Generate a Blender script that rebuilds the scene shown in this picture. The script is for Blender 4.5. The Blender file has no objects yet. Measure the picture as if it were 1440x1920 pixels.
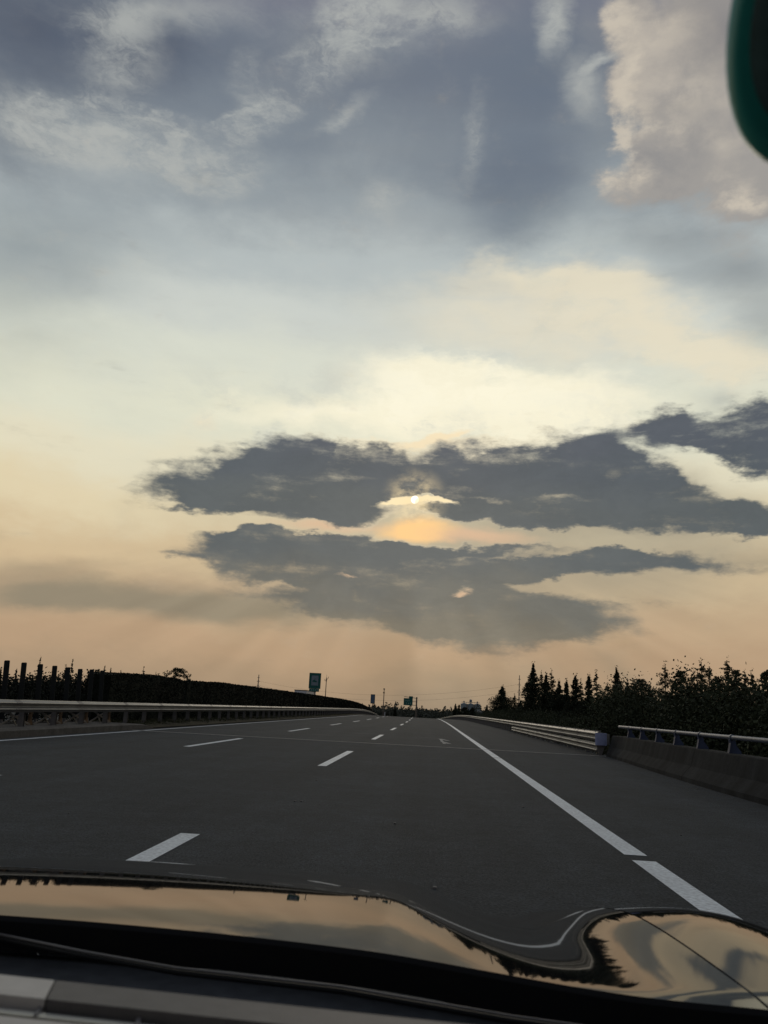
import bpy, math, random
import numpy as np
from mathutils import Vector, Matrix

S = bpy.context.scene
COL = S.collection
R = math.radians

# ------------------------------------------------------------------ camera
CAM_H, PITCH, YAW, ROLL, FPX = 1.15, 13.2975, 3.7414, 3.0, 1553.0
_p, _a, _r = R(PITCH), -R(YAW), R(ROLL)
FWD = Vector((math.sin(_a) * math.cos(_p), math.cos(_a) * math.cos(_p), math.sin(_p)))
RGT = Vector((math.cos(_a), -math.sin(_a), 0))
DWN = Vector((math.sin(_a) * math.sin(_p), math.cos(_a) * math.sin(_p), -math.cos(_p)))
RR = RGT * math.cos(_r) - DWN * math.sin(_r)
DD = RGT * math.sin(_r) + DWN * math.cos(_r)
EYE = Vector((0, 0, CAM_H))


def ray(px, py):
    """Direction seen at a point of the photograph (1440 x 1920)."""
    return (RR * (px - 720) + DD * (py - 960) + FWD * FPX).normalized()


def at_y(px, py, Y):
    d = ray(px, py)
    return EYE + d * (Y / d.y)


def at_x(px, py, X):
    d = ray(px, py)
    return EYE + d * (X / d.x)


def at_z(px, py, Z=0.0):
    d = ray(px, py)
    return EYE + d * ((Z - CAM_H) / d.z)


cd = bpy.data.cameras.new('camera')
cam = bpy.data.objects.new('camera', cd)
COL.objects.link(cam)
M = Matrix((RR, -DD, -FWD)).transposed().to_4x4()
M.translation = EYE
cam.matrix_world = M
cd.sensor_fit = 'VERTICAL'
cd.sensor_height = 24
cd.lens = 24 * FPX / 1920
cd.clip_start, cd.clip_end = 0.02, 6000
cd.dof.use_dof = True
cd.dof.focus_distance = 60
cd.dof.aperture_fstop = cd.lens / 2.0
S.camera = cam
S.render.engine = 'CYCLES'
S.view_settings.view_transform = 'Standard'
S.view_settings.look = 'None'
S.view_settings.exposure = 0.0
S.view_settings.gamma = 1.0
S.view_settings.use_curve_mapping = False
S.cycles.use_denoising = True
S.cycles.max_bounces = 6
S.cycles.transparent_max_bounces = 12


def srgb(c, k=1.0):
    o = []
    for v in c[:3]:
        v = v / 255.0
        o.append(k * (v / 12.92 if v <= .04045 else ((v + .055) / 1.055) ** 2.4))
    return (*o, 1.0)


# ------------------------------------------------------------------ sky
world = bpy.data.worlds.new('World')
S.world = world
world.use_nodes = True
N = world.node_tree.nodes
L = world.node_tree.links
N.clear()


def nd(t, **kw):
    n = N.new(t)
    for k, v in kw.items():
        setattr(n, k, v)
    return n


def put(sock, v):
    if hasattr(v, 'links'):
        L.new(v, sock)
    else:
        sock.default_value = v


def math_(op, a, b=0.0, c=0.0, clamp=False):
    n = nd('ShaderNodeMath', operation=op, use_clamp=clamp)
    put(n.inputs[0], a); put(n.inputs[1], b); put(n.inputs[2], c)
    return n.outputs[0]


def vmath(op, a, b=(0, 0, 0), c=(0, 0, 0)):
    n = nd('ShaderNodeVectorMath', operation=op)
    put(n.inputs[0], a); put(n.inputs[1], b)
    if op == 'MULTIPLY_ADD':
        put(n.inputs[2], c)
    return n.outputs[0]


def smooth(v, lo, hi, a=0.0, b=1.0):
    n = nd('ShaderNodeMapRange', interpolation_type='SMOOTHSTEP')
    put(n.inputs[0], v)
    for i, x in zip((1, 2, 3, 4), (lo, hi, a, b)):
        put(n.inputs[i], x)
    return n.outputs[0]


def mixc(f, a, b):
    n = nd('ShaderNodeMix', data_type='RGBA', clamp_factor=True)
    put(n.inputs[0], f); put(n.inputs[6], a); put(n.inputs[7], b)
    return n.outputs[2]


def noise(vec, scale, detail=5, rough=.55, out='Fac', dist=0.0):
    n = nd('ShaderNodeTexNoise')
    put(n.inputs['Vector'], vec)
    n.inputs['Scale'].default_value = scale
    n.inputs['Detail'].default_value = detail
    n.inputs['Roughness'].default_value = rough
    n.inputs['Distortion'].default_value = dist
    return n.outputs[out]


DIR = nd('ShaderNodeTexCoord').outputs['Generated']
sepd = nd('ShaderNodeSeparateXYZ')
L.new(DIR, sepd.inputs[0])
elev = math_('ARCSINE', sepd.outputs[2])          # radians


def el(py, px=720):
    return math.asin(ray(px, py).z)


def ramp(v, lo, hi, stops):
    """stops: (elevation in radians, srgb)"""
    m = nd('ShaderNodeMapRange', clamp=True)
    put(m.inputs[0], v); m.inputs[1].default_value = lo; m.inputs[2].default_value = hi
    r = nd('ShaderNodeValToRGB')
    L.new(m.outputs[0], r.inputs[0])
    e = r.color_ramp.elements
    st = sorted(((s - lo) / (hi - lo), c) for s, c in stops)
    while len(e) < len(st):
        e.new(.5)
    for q, (pos, c) in zip(e, st):
        q.position = min(1, max(0, pos)); q.color = srgb(c)
    r.color_ramp.interpolation = 'EASE'
    return r.outputs[0]


def flat(sc, zs):
    return vmath('MULTIPLY', DIR, (sc, sc, sc * zs))


warp_big = noise(flat(1, 1.6), 3.0, 3, .5, 'Color')
warp_mid = noise(flat(1, 2.2), 9.0, 5, .58, 'Color')
warp_fine = noise(flat(1, 2.0), 34.0, 4, .6, 'Color')


def warped(a, b, c):
    v = vmath('MULTIPLY_ADD', vmath('SUBTRACT', warp_big, (.5, .5, .5)), (a, a, a * .6), DIR)
    v = vmath('MULTIPLY_ADD', vmath('SUBTRACT', warp_mid, (.5, .5, .5)), (b, b, b * .7), v)
    return vmath('MULTIPLY_ADD', vmath('SUBTRACT', warp_fine, (.5, .5, .5)), (c, c, c * .8), v)


W_SOFT = warped(.05, .05, 0.0)
W_CRISP = warped(.0, .085, .022)
W_WISP = warped(.05, .12, .02)
W_FINE = warped(.0, .04, .022)


def field(vec, blobs, grow=1.35):
    """Sum of soft ellipses on the sky: (px, py, rx, ry, turn in degrees, amount)."""
    acc = 0.0
    for (px, py, rx, ry, rot, amt) in blobs:
        c = ray(px, py)
        cr, sr = math.cos(R(rot)), math.sin(R(rot))
        u = ray(px + 8 * cr, py + 8 * sr) - ray(px - 8 * cr, py - 8 * sr)
        ku = u.length / 16
        w = ray(px - 8 * sr, py + 8 * cr) - ray(px + 8 * sr, py - 8 * cr)
        kw = w.length / 16
        u.normalize(); w = (w - u * w.dot(u)).normalized(); z = u.cross(w)
        m = nd('ShaderNodeMapping', vector_type='TEXTURE')
        put(m.inputs['Vector'], vec)
        m.inputs['Location'].default_value = c
        m.inputs['Rotation'].default_value = Matrix((u, w, z)).transposed().to_euler()
        m.inputs['Scale'].default_value = (rx * ku * grow, ry * kw * grow, .9)
        g = nd('ShaderNodeTexGradient', gradient_type='SPHERICAL')
        L.new(m.outputs[0], g.inputs[0])
        acc = math_('MULTIPLY_ADD', g.outputs[1], amt, acc)
    return acc


tex_a = noise(flat(1, 2.0), 7.0, 7, .6)       # broad cloud texture
tex_b = noise(flat(1, 1.6), 24.0, 6, .62)     # crisp texture
tex_c = noise(flat(1, 5.0), 11.0, 5, .6)      # layered, stretched sideways

e_ = math_('MULTIPLY_ADD', math_('SUBTRACT', tex_a, .5), .10, elev)
base = ramp(e_, R(-12), R(60), [
    (R(-12), (70, 66, 60)), (R(-2), (140, 124, 106)), (el(1330), (156, 136, 113)), (el(1285), (170, 146, 119)),
    (el(1225), (183, 155, 125)), (el(1150), (192, 166, 134)), (el(1070), (211, 188, 151)), (el(990), (225, 210, 175)),
    (el(900), (228, 221, 194)), (el(800), (224, 224, 203)), (el(700), (216, 219, 205)), (el(600), (203, 208, 202)),
    (el(500), (182, 190, 190)), (el(400), (150, 159, 164)), (el(280), (128, 137, 146)), (el(120), (114, 122, 134)),
    (el(0), (118, 122, 136)), (R(60), (108, 113, 128))])

colr = base


def layer(colr, f, blobs, lo, hi, color, vec=None, tex=None, tamp=0.0, amount=1.0):
    s = field(vec or W_SOFT, blobs)
    if tex is not None:
        s = math_('MULTIPLY_ADD', math_('SUBTRACT', tex, .5), tamp, s)
    m = smooth(s, lo, hi, 0.0, amount)
    c = color if hasattr(color, 'links') else srgb(color)
    return mixc(m, colr, c)


# soft slate patches high up
tex_w = noise(vmath('ADD', flat(1, 1.3), (3.1, 1.7, .4)), 5.0, 8, .62, dist=.6)
colr = layer(colr, None, [(330, 110, 250, 110, 10, 1), (1010, 190, 130, 270, 4, 1.1), (60, 60, 190, 130, 0, .9),
                          (820, 100, 190, 150, 0, .7), (200, 420, 330, 60, -4, .4), (960, 360, 150, 90, 0, .7),
                          (560, 320, 120, 120, 25, .5), (60, 340, 140, 70, 10, .5)],
             .0, 1.3, (103, 114, 129), W_SOFT, tex_a, .5, .85)


colr = layer(colr, None, [(60, 60, 300, 190, 15, 1.1), (330, 90, 150, 70, 0, .5), (20, 300, 120, 120, 0, .4)],
             .0, 1.2, (80, 88, 104), W_SOFT, tex_a, .4, .85)
colr = layer(colr, None, [(60, 450, 320, 120, 0, 1.0), (40, 620, 260, 130, 0, .55), (1000, 400, 160, 80, 0, .5)],
             .0, 1.2, (132, 143, 149), W_SOFT, tex_w, .4, .75)


tex_d = noise(vmath('MULTIPLY_ADD', vmath('SUBTRACT', warp_mid, (.5, .5, .5)), (.25, .25, .25), vmath('MULTIPLY', DIR, (1.3, 1.0, 2.3))), 9.0, 9, .66, dist=.35)
tex_e = math_('MULTIPLY_ADD', tex_w, .45, math_('MULTIPLY', tex_d, .55))


def wisp(colr, blobs, lo, hi, color, vec, tex, t0, t1, amount, floor=.12):
    """Thin cloud whose density follows a texture inside a soft outline."""
    m = math_('MULTIPLY', smooth(field(vec, blobs, 1.7), lo, hi), smooth(tex, t0, t1, floor, 1.0))
    return mixc(math_('MULTIPLY', m, amount), colr, color if hasattr(color, 'links') else srgb(color))


colr = wisp(colr, [(130, 235, 125, 50, 8, 1.2), (270, 260, 130, 40, 12, 1.2), (395, 305, 70, 55, 0, 1.4), (140, 195, 70, 16, -8, .9), (230, 300, 190, 50, 8, .6),
                   (470, 225, 80, 26, -25, .8), (560, 160, 120, 42, -35, .9), (700, 60, 170, 60, -10, .6), (330, 222, 110, 12, 14, .8),
                   (1030, 40, 26, 60, 5, 1.1), (1095, 170, 34, 60, -30, .7), (225, 110, 80, 70, 30, .8), (450, 220, 60, 10, -22, .9),
                   (660, 18, 50, 26, 0, 1.0), (715, 385, 36, 40, 0, .8), (895, 260, 18, 80, 3, .7), (1125, 118, 30, 12, -40, .8),
                   (640, 215, 60, 14, -35, .7), (455, 140, 26, 36, 30, .6), (300, 20, 200, 40, 0, .6), (585, 125, 40, 14, 10, .9),
                   (700, 80, 40, 8, 0, .8), (820, 30, 80, 30, 0, .5)],
            .0, .9, (176, 179, 176), W_FINE, tex_e, .38, .58, .9)
# lighter haze below them
colr = layer(colr, None, [(330, 420, 260, 70, 0, .5), (720, 430, 190, 60, 0, .6), (180, 330, 160, 50, 0, .4), (620, 300, 200, 80, -15, .35)],
             .0, 1.0, (178, 184, 184), W_SOFT, tex_w, .8, .6)
# warm mid-height veils
colr = layer(colr, None, [(960, 520, 150, 44, 2, .9), (1130, 520, 130, 50, 5, .8), (1180, 590, 190, 60, 12, .9),
                          (1340, 650, 130, 60, 15, .8), (900, 600, 260, 80, 5, .6), (1400, 700, 90, 55, -10, .8),
                          (370, 795, 50, 28, 10, .9), (1080, 640, 260, 70, 8, .5)],
             .05, 1.2, (233, 223, 197), W_WISP, tex_w, .7, .85)
colr = layer(colr, None, [(790, 690, 100, 34, 0, 1.1), (930, 745, 220, 55, 0, 1.0), (1090, 740, 130, 50, 5, .8), (840, 700, 60, 30, 0, .6),
                          (560, 770, 210, 34, 0, .6), (850, 800, 320, 40, 0, .9), (1180, 790, 80, 25, 0, .5), (820, 755, 400, 90, 0, .5)],
             .0, 1.2, (251, 244, 217), W_WISP, tex_b, .5, .9)
colr = wisp(colr, [(820, 740, 460, 130, 0, 1.0), (1150, 620, 330, 130, 6, 1.0), (500, 780, 260, 60, 0, .7)], .0, 1.0, (206, 209, 198), W_SOFT, tex_e, .50, .64, .55, 0)
colr = wisp(colr, [(800, 700, 130, 50, 0, 1.0), (720, 770, 60, 24, 0, 1.0), (570, 770, 60, 16, 0, 1.0), (1000, 740, 200, 50, 0, 1.0)], .0, 1.0, (255, 249, 224), W_FINE, tex_d, .42, .62, .7, 0)
# slate gaps low in the right-hand pile
colr = layer(colr, None, [(1390, 520, 170, 70, 8, .9), (1440, 620, 80, 50, 0, .6), (1240, 440, 140, 40, 0, .6),
                          (1330, 740, 60, 26, 0, .5), (1230, 350, 120, 60, 0, .4)],
             .0, 1.0, (140, 147, 150), W_SOFT, tex_w, .5, .85)
# piled cloud at the upper right
pile = ramp(tex_w, 0.3, .7, [(.3, (136, 135, 136)), (.5, (160, 155, 150)), (.7, (190, 181, 169))])
colr = layer(colr, None, [(1330, 50, 180, 150, 0, 1.4), (1300, 200, 130, 130, 0, 1.4), (1205, 330, 75, 60, 0, 1.4), (1330, 310, 140, 60, 0, 1.2),
                          (1440, 230, 150, 240, 0, 1.4), (1180, 60, 50, 70, -15, 1.0), (1400, 390, 70, 30, -5, .9),
                          (1430, 370, 60, 50, 0, 1.0), (1165, 180, 28, 60, 5, .7)],
             .1, .95, pile, W_CRISP, tex_b, .9, .88)
colr = wisp(colr, [(1395, 375, 60, 30, 5, 1.2), (1175, 335, 40, 26, 10, .9), (1155, 50, 26, 80, -22, 1.0), (1250, 40, 70, 50, 0, .7),
                   (1175, 170, 20, 90, 2, 1.0), (1300, 170, 110, 80, 0, .6), (1210, 250, 60, 40, 0, .6), (1350, 290, 80, 40, 0, .5), (1150, 290, 12, 60, 0, .8)],
            .05, 1.0, (206, 196, 180), W_CRISP, tex_b, .36, .62, .85)
colr = layer(colr, None, [(1370, 50, 110, 100, 10, .8)], .0, 1.1, (124, 123, 126), W_SOFT, tex_w, .6, .8)
# grey shreds along the lower sky
colr = layer(colr, None, [(330, 1125, 250, 36, 2, 1.0), (90, 1105, 190, 34, 4, .9), (70, 1135, 110, 22, 0, .6),
                          (470, 1145, 130, 36, 0, .8), (90, 1060, 180, 20, 3, .5), (1440, 1050, 180, 26, 3, .5),
                          (1010, 1260, 60, 110, -42, .35), (1160, 1270, 30, 110, -50, .5), (860, 1290, 150, 70, 0, .5)],
             -.1, 1.1, (138, 130, 112), W_SOFT, tex_c, .3, .85)
# brown-grey veil round the bank
colr = layer(colr, None, [(900, 1010, 560, 130, 3, .7), (1150, 1090, 360, 90, 4, .6), (1260, 950, 280, 90, 8, .7), (700, 1120, 340, 80, 8, .6),
                          (560, 920, 330, 90, 0, .3), (1050, 932, 230, 60, 2, 1.0), (1150, 930, 200, 60, 4, .8)],
             .0, 1.15, (154, 146, 128), W_SOFT, tex_w, .7, .75)
# cream rim above the sun
colr = layer(colr, None, [(800, 835, 75, 13, -2, 1.0), (850, 820, 40, 9, -8, .9), (560, 960, 60, 10, 0, .5)],
             .1, .8, (248, 226, 186), W_CRISP, tex_b, .4, .8)
# the dark bank across the sun
dark_col = ramp(e_, R(0), R(26), [(el(1240), (142, 126, 108)), (el(1180), (128, 123, 111)), (el(1120), (116, 116, 110)),
                                  (el(1040), (98, 104, 106)), (el(950), (96, 102, 104)), (el(880), (91, 98, 104)),
                                  (el(800), (92, 98, 106))])
bank = [(545, 845, 50, 26, 0, 1.2), (600, 880, 130, 42, 2, 1.6), (440, 900, 110, 34, -3, 1.5), (325, 926, 70, 13, 0, 1.2),
        (560, 930, 160, 40, 6, 1.6), (740, 878, 110, 36, 6, 1.6), (810, 905, 70, 22, 5, 1.3), (650, 865, 80, 26, 0, 1.2),
        (890, 868, 60, 26, 0, 1.2), (1000, 865, 120, 40, 0, 1.6), (1100, 850, 50, 32, -25, 1.3), (1070, 895, 160, 36, 4, 1.6),
        (1210, 915, 130, 34, 14, 1.6), (1330, 950, 120, 22, 8, 1.5), (880, 905, 60, 24, 10, 1.0),
        (1400, 812, 110, 52, -10, 1.6), (1310, 828, 120, 40, -8, 1.5), (1230, 800, 60, 24, -5, 1.0), (1450, 850, 90, 60, 0, 1.3), (1235, 785, 40, 16, -10, .7),
        (860, 955, 46, 22, 25, 1.3), (1010, 972, 200, 22, 2, 1.6), (1210, 975, 200, 20, 0, 1.4), (1420, 965, 110, 26, 0, 1.2),
        (460, 1015, 90, 30, 0, 1.5), (590, 1030, 150, 40, 2, 1.7), (700, 1035, 90, 34, 5, 1.5), (520, 1055, 100, 22, 5, 1.2),
        (800, 1062, 110, 32, 4, 1.2), (930, 1060, 130, 30, -4, 1.1), (1070, 1055, 180, 18, -3, 1.0), (1250, 1052, 170, 13, 4, .8),
        (1010, 1022, 150, 10, -4, .9), (730, 1105, 130, 40, 12, 1.2), (880, 1145, 190, 48, 10, 1.5), (1000, 1178, 90, 24, 6, 1.3),
        (650, 1120, 130, 26, 5, .9), (1090, 1148, 110, 18, 12, .9), (1230, 1132, 70, 9, 12, .6), (520, 1130, 90, 18, 0, .5),
        (820, 1190, 130, 20, 10, 1.0), (600, 1095, 150, 30, 4, .9), (760, 1130, 220, 50, 10, .7), (1150, 1062, 260, 28, 2, .8), (960, 1120, 160, 40, 6, .7), (1130, 870, 130, 40, 10, .7), (560, 950, 200, 40, 3, .6),  (450, 835, 40, 8, 10, .6), (345, 1040, 30, 7, 0, .6),
        (1000, 925, 140, 26, 0, .6), (690, 965, 90, 20, 0, .6), (790, 915, 30, 12, 0, .8), (795, 958, 16, 14, 30, 1.1),
        # lit gaps
        (960, 933, 110, 16, 2, .8), (1090, 936, 60, 10, 2, .5), (705, 925, 40, 8, 0, .4), (440, 972, 120, 14, 4, -1.2), (560, 985, 90, 9, 4, -.9), (1330, 880, 110, 20, 14, -1.0), (960, 1008, 160, 10, 4, -.8), (745, 938, 34, 9, -4, -1.7), (778, 937, 13, 13, 0, -2.0), (822, 943, 38, 8, 12, -1.7), (735, 962, 44, 16, 4, -1.3), (770, 978, 50, 8, 0, -.8), (790, 995, 100, 19, 4, -1.7), (645, 1082, 50, 11, 8, -2.6), (866, 1112, 20, 13, 10, -2.4), (705, 1030, 14, 16, 0, -1.2), (780, 1050, 20, 10, 30, -1.0), (1150, 1092, 200, 8, 3, -1.0), (1080, 1034, 240, 7, -4, -1.0), (1180, 1112, 150, 10, 10, -.8),
        (895, 903, 26, 14, 20, -.6), (1040, 935, 100, 8, 2, -.7), (900, 935, 40, 10, 20, -.6), (1310, 1010, 200, 9, 0, -1.0), (960, 1003, 120, 10, 4, -.8), (575, 985, 110, 8, 0, -1.0),
        (740, 1012, 40, 8, 10, -.8), (1300, 880, 80, 16, 12, -1.0), (990, 1095, 70, 8, 4, -.7), (545, 1100, 70, 9, 0, -.7)]
sb0 = math_('MINIMUM', field(W_CRISP, bank, 1.82), 1.55)
sb = sb0
sb = math_('MULTIPLY_ADD', math_('SUBTRACT', tex_b, .5), 1.2, sb)
sb = math_('MULTIPLY_ADD', math_('SUBTRACT', tex_c, .5), 1.7, sb)
sb2 = math_('MULTIPLY_ADD', math_('MULTIPLY', math_('SUBTRACT', tex_d, .5), smooth(sb0, .05, .6)), 2.0, sb)
bank_mask = math_('MULTIPLY_ADD', smooth(sb2, .18, 1.5), .66, math_('MULTIPLY', smooth(sb, .55, 1.5), .34))
mot = ramp(tex_e, .3, .7, [(.3, (228, 230, 232)), (.7, (255, 255, 255))])
mulc = nd('ShaderNodeMix', data_type='RGBA', blend_type='MULTIPLY')
mulc.inputs[0].default_value = 1.0
L.new(dark_col, mulc.inputs[6]); L.new(mot, mulc.inputs[7])
# the gaps near the sun glow
glow = colr
glow = layer(glow, None, [(785, 994, 90, 20, 0, 1.3)], .05, .9, (255, 207, 142), W_SOFT, tex_b, .4, 1)
glow = layer(glow, None, [(900, 1005, 110, 14, 3, 1), (620, 985, 110, 12, 0, .8), (640, 1078, 45, 12, 5, 1), (866, 1112, 26, 16, 0, 1)],
             .0, .9, (222, 184, 150), W_SOFT, tex_b, .3, .8)
glow = layer(glow, None, [(738, 938, 46, 11, 2, 1.8), (822, 942, 48, 10, 8, 1.7), (745, 975, 40, 12, 0, .3)],
             .05, .9, (255, 233, 186), W_CRISP, tex_b, .4, 1)
rimm = math_('MULTIPLY', smooth(sb, .2, .8), smooth(math_('ARCCOSINE', vmath('DOT_PRODUCT', DIR, tuple(ray(800, 850))).node.outputs['Value']), R(13), R(1), 0, .55))
glow = mixc(rimm, glow, srgb((250, 232, 196)))
colr = mixc(bank_mask, glow, mulc.outputs[2])
# the sun's disc, veiled by a shred of cloud
sd = ray(778, 937)
ca = vmath('DOT_PRODUCT', DIR, tuple(sd))
dotn = ca.node.outputs['Value']
ang = math_('ARCCOSINE', dotn)
aur = math_('MULTIPLY', smooth(ang, R(2.6), R(.1), 0, .75), smooth(tex_b, .40, .62))
colr = mixc(aur, colr, srgb((255, 230, 180)))
disc = math_('MULTIPLY', smooth(ang, R(.285), R(.25)), smooth(field(DIR, [(788, 943, 12, 11, 30, 1)]), .15, .5, 1, .3))
colr = mixc(disc, colr, (1.6, 1.5, 1.25, 1))

# faint shafts fanning down from the sun through the gaps
ru = RR - sd * RR.dot(sd)
ra = vmath('DOT_PRODUCT', DIR, tuple(ru)).node.outputs['Value']
rb = math_('MAXIMUM', math_('SUBTRACT', sd.z, sepd.outputs[2]), .01)
rn = nd('ShaderNodeTexNoise', noise_dimensions='1D')
put(rn.inputs['W'], math_('DIVIDE', ra, rb)); rn.inputs['Scale'].default_value = 2.3; rn.inputs['Detail'].default_value = 1.5
shaft = math_('MULTIPLY', math_('MULTIPLY', smooth(rb, .06, .17), smooth(ang, R(26), R(15))), smooth(elev, R(-1), R(1)))
sh_v = smooth(rn.outputs[0], .3, .7, .87, 1.06)
fac = math_('MULTIPLY_ADD', math_('SUBTRACT', sh_v, 1.0), shaft, 1.0)
colr = vmath('MULTIPLY', colr, (1, 1, 1))
sc_ = nd('ShaderNodeVectorMath', operation='SCALE'); L.new(colr, sc_.inputs[0]); L.new(fac, sc_.inputs['Scale'])
colr = sc_.outputs[0]
# away from the sun the overcast evening sky is duller, all the way round
back = ramp(e_, R(-12), R(70), [(R(-12), (60, 58, 55)), (R(0), (112, 106, 102)), (R(12), (122, 119, 120)), (R(30), (112, 116, 124)), (R(70), (96, 103, 118))])
colr = mixc(smooth(ang, R(36), R(95), 0, 1), colr, back)
sky = nd('ShaderNodeTexSky', sky_type='NISHITA', sun_disc=False)
sky.sun_elevation = math.asin(sd.z)
sky.sun_rotation = math.atan2(sd.x, sd.y)
sky.dust_density = 3.0
bg1 = nd('ShaderNodeBackground'); L.new(sky.outputs[0], bg1.inputs[0]); bg1.inputs[1].default_value = .05
bg2 = nd('ShaderNodeBackground'); L.new(colr, bg2.inputs[0]); bg2.inputs[1].default_value = 1.0
mx = nd('ShaderNodeMixShader'); mx.inputs[0].default_value = .99     # cloud and haze cover nearly all of the clear sky
L.new(bg1.outputs[0], mx.inputs[1]); L.new(bg2.outputs[0], mx.inputs[2])
out = nd('ShaderNodeOutputWorld'); L.new(mx.outputs[0], out.inputs[0])
world.cycles.sampling_method = 'MANUAL'
world.cycles.sample_map_resolution = 512

sl = bpy.data.lights.new('sun', 'SUN')
sl.energy = .15
sl.angle = R(10)
sl.color = (1.0, .86, .68)
so = bpy.data.objects.new('sun', sl)
COL.objects.link(so)
so.rotation_euler = (-sd).to_track_quat('-Z', 'Y').to_euler()
so.location = (0, 60, 40)

# ------------------------------------------------------------------ materials


def mat(name, color, rough=.7, spec=.5, metal=0.0, coat=0.0, bump=None, vary=None, coord='Object', coat_rough=.03, streak=None):
    """vary: (scale, amount, detail) mottling of the base colour; bump: (scale, strength, distance)."""
    m = bpy.data.materials.new(name)
    m.use_nodes = True
    nt = m.node_tree
    b = nt.nodes['Principled BSDF']
    b.inputs['Base Color'].default_value = (*color, 1)
    b.inputs['Roughness'].default_value = rough
    b.inputs['Specular IOR Level'].default_value = spec
    b.inputs['Metallic'].default_value = metal
    b.inputs['Coat Weight'].default_value = coat
    b.inputs['Coat Roughness'].default_value = coat_rough
    tc = nt.nodes.new('ShaderNodeTexCoord')
    if vary:
        last = None
        for i, (sc, am, de) in enumerate(vary):
            n = nt.nodes.new('ShaderNodeTexNoise')
            nt.links.new(tc.outputs[coord], n.inputs['Vector'])
            n.inputs['Scale'].default_value = sc
            n.inputs['Detail'].default_value = de
            mr = nt.nodes.new('ShaderNodeMapRange')
            nt.links.new(n.outputs['Fac'], mr.inputs[0])
            mr.inputs[1].default_value = .25; mr.inputs[2].default_value = .75
            mr.inputs[3].default_value = 1 - am; mr.inputs[4].default_value = 1 + am
            mm = nt.nodes.new('ShaderNodeVectorMath'); mm.operation = 'SCALE'
            if last is None:
                mm.inputs[0].default_value = color
            else:
                nt.links.new(last, mm.inputs[0])
            nt.links.new(mr.outputs[0], mm.inputs['Scale'])
            last = mm.outputs[0]
        if streak:                                  # (x, y, z scales, amount): long wear marks or run-down stains
            mp = nt.nodes.new('ShaderNodeMapping'); mp.inputs['Scale'].default_value = streak[:3]
            nt.links.new(tc.outputs[coord], mp.inputs[0])
            n = nt.nodes.new('ShaderNodeTexNoise'); n.inputs['Scale'].default_value = 1; n.inputs['Detail'].default_value = 5
            nt.links.new(mp.outputs[0], n.inputs['Vector'])
            mr = nt.nodes.new('ShaderNodeMapRange')
            nt.links.new(n.outputs['Fac'], mr.inputs[0])
            mr.inputs[1].default_value = .3; mr.inputs[2].default_value = .7
            mr.inputs[3].default_value = 1 - streak[3]; mr.inputs[4].default_value = 1 + streak[3]
            mm = nt.nodes.new('ShaderNodeVectorMath'); mm.operation = 'SCALE'
            nt.links.new(last, mm.inputs[0]); nt.links.new(mr.outputs[0], mm.inputs['Scale'])
            last = mm.outputs[0]
        nt.links.new(last, b.inputs['Base Color'])
    if bump:
        n = nt.nodes.new('ShaderNodeTexNoise')
        nt.links.new(tc.outputs[coord], n.inputs['Vector'])
        n.inputs['Scale'].default_value = bump[0]
        n.inputs['Detail'].default_value = 4
        bp = nt.nodes.new('ShaderNodeBump')
        bp.inputs['Strength'].default_value = bump[1]
        bp.inputs['Distance'].default_value = bump[2]
        nt.links.new(n.outputs['Fac'], bp.inputs['Height'])
        nt.links.new(bp.outputs[0], b.inputs['Normal'])
    return m


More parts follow.
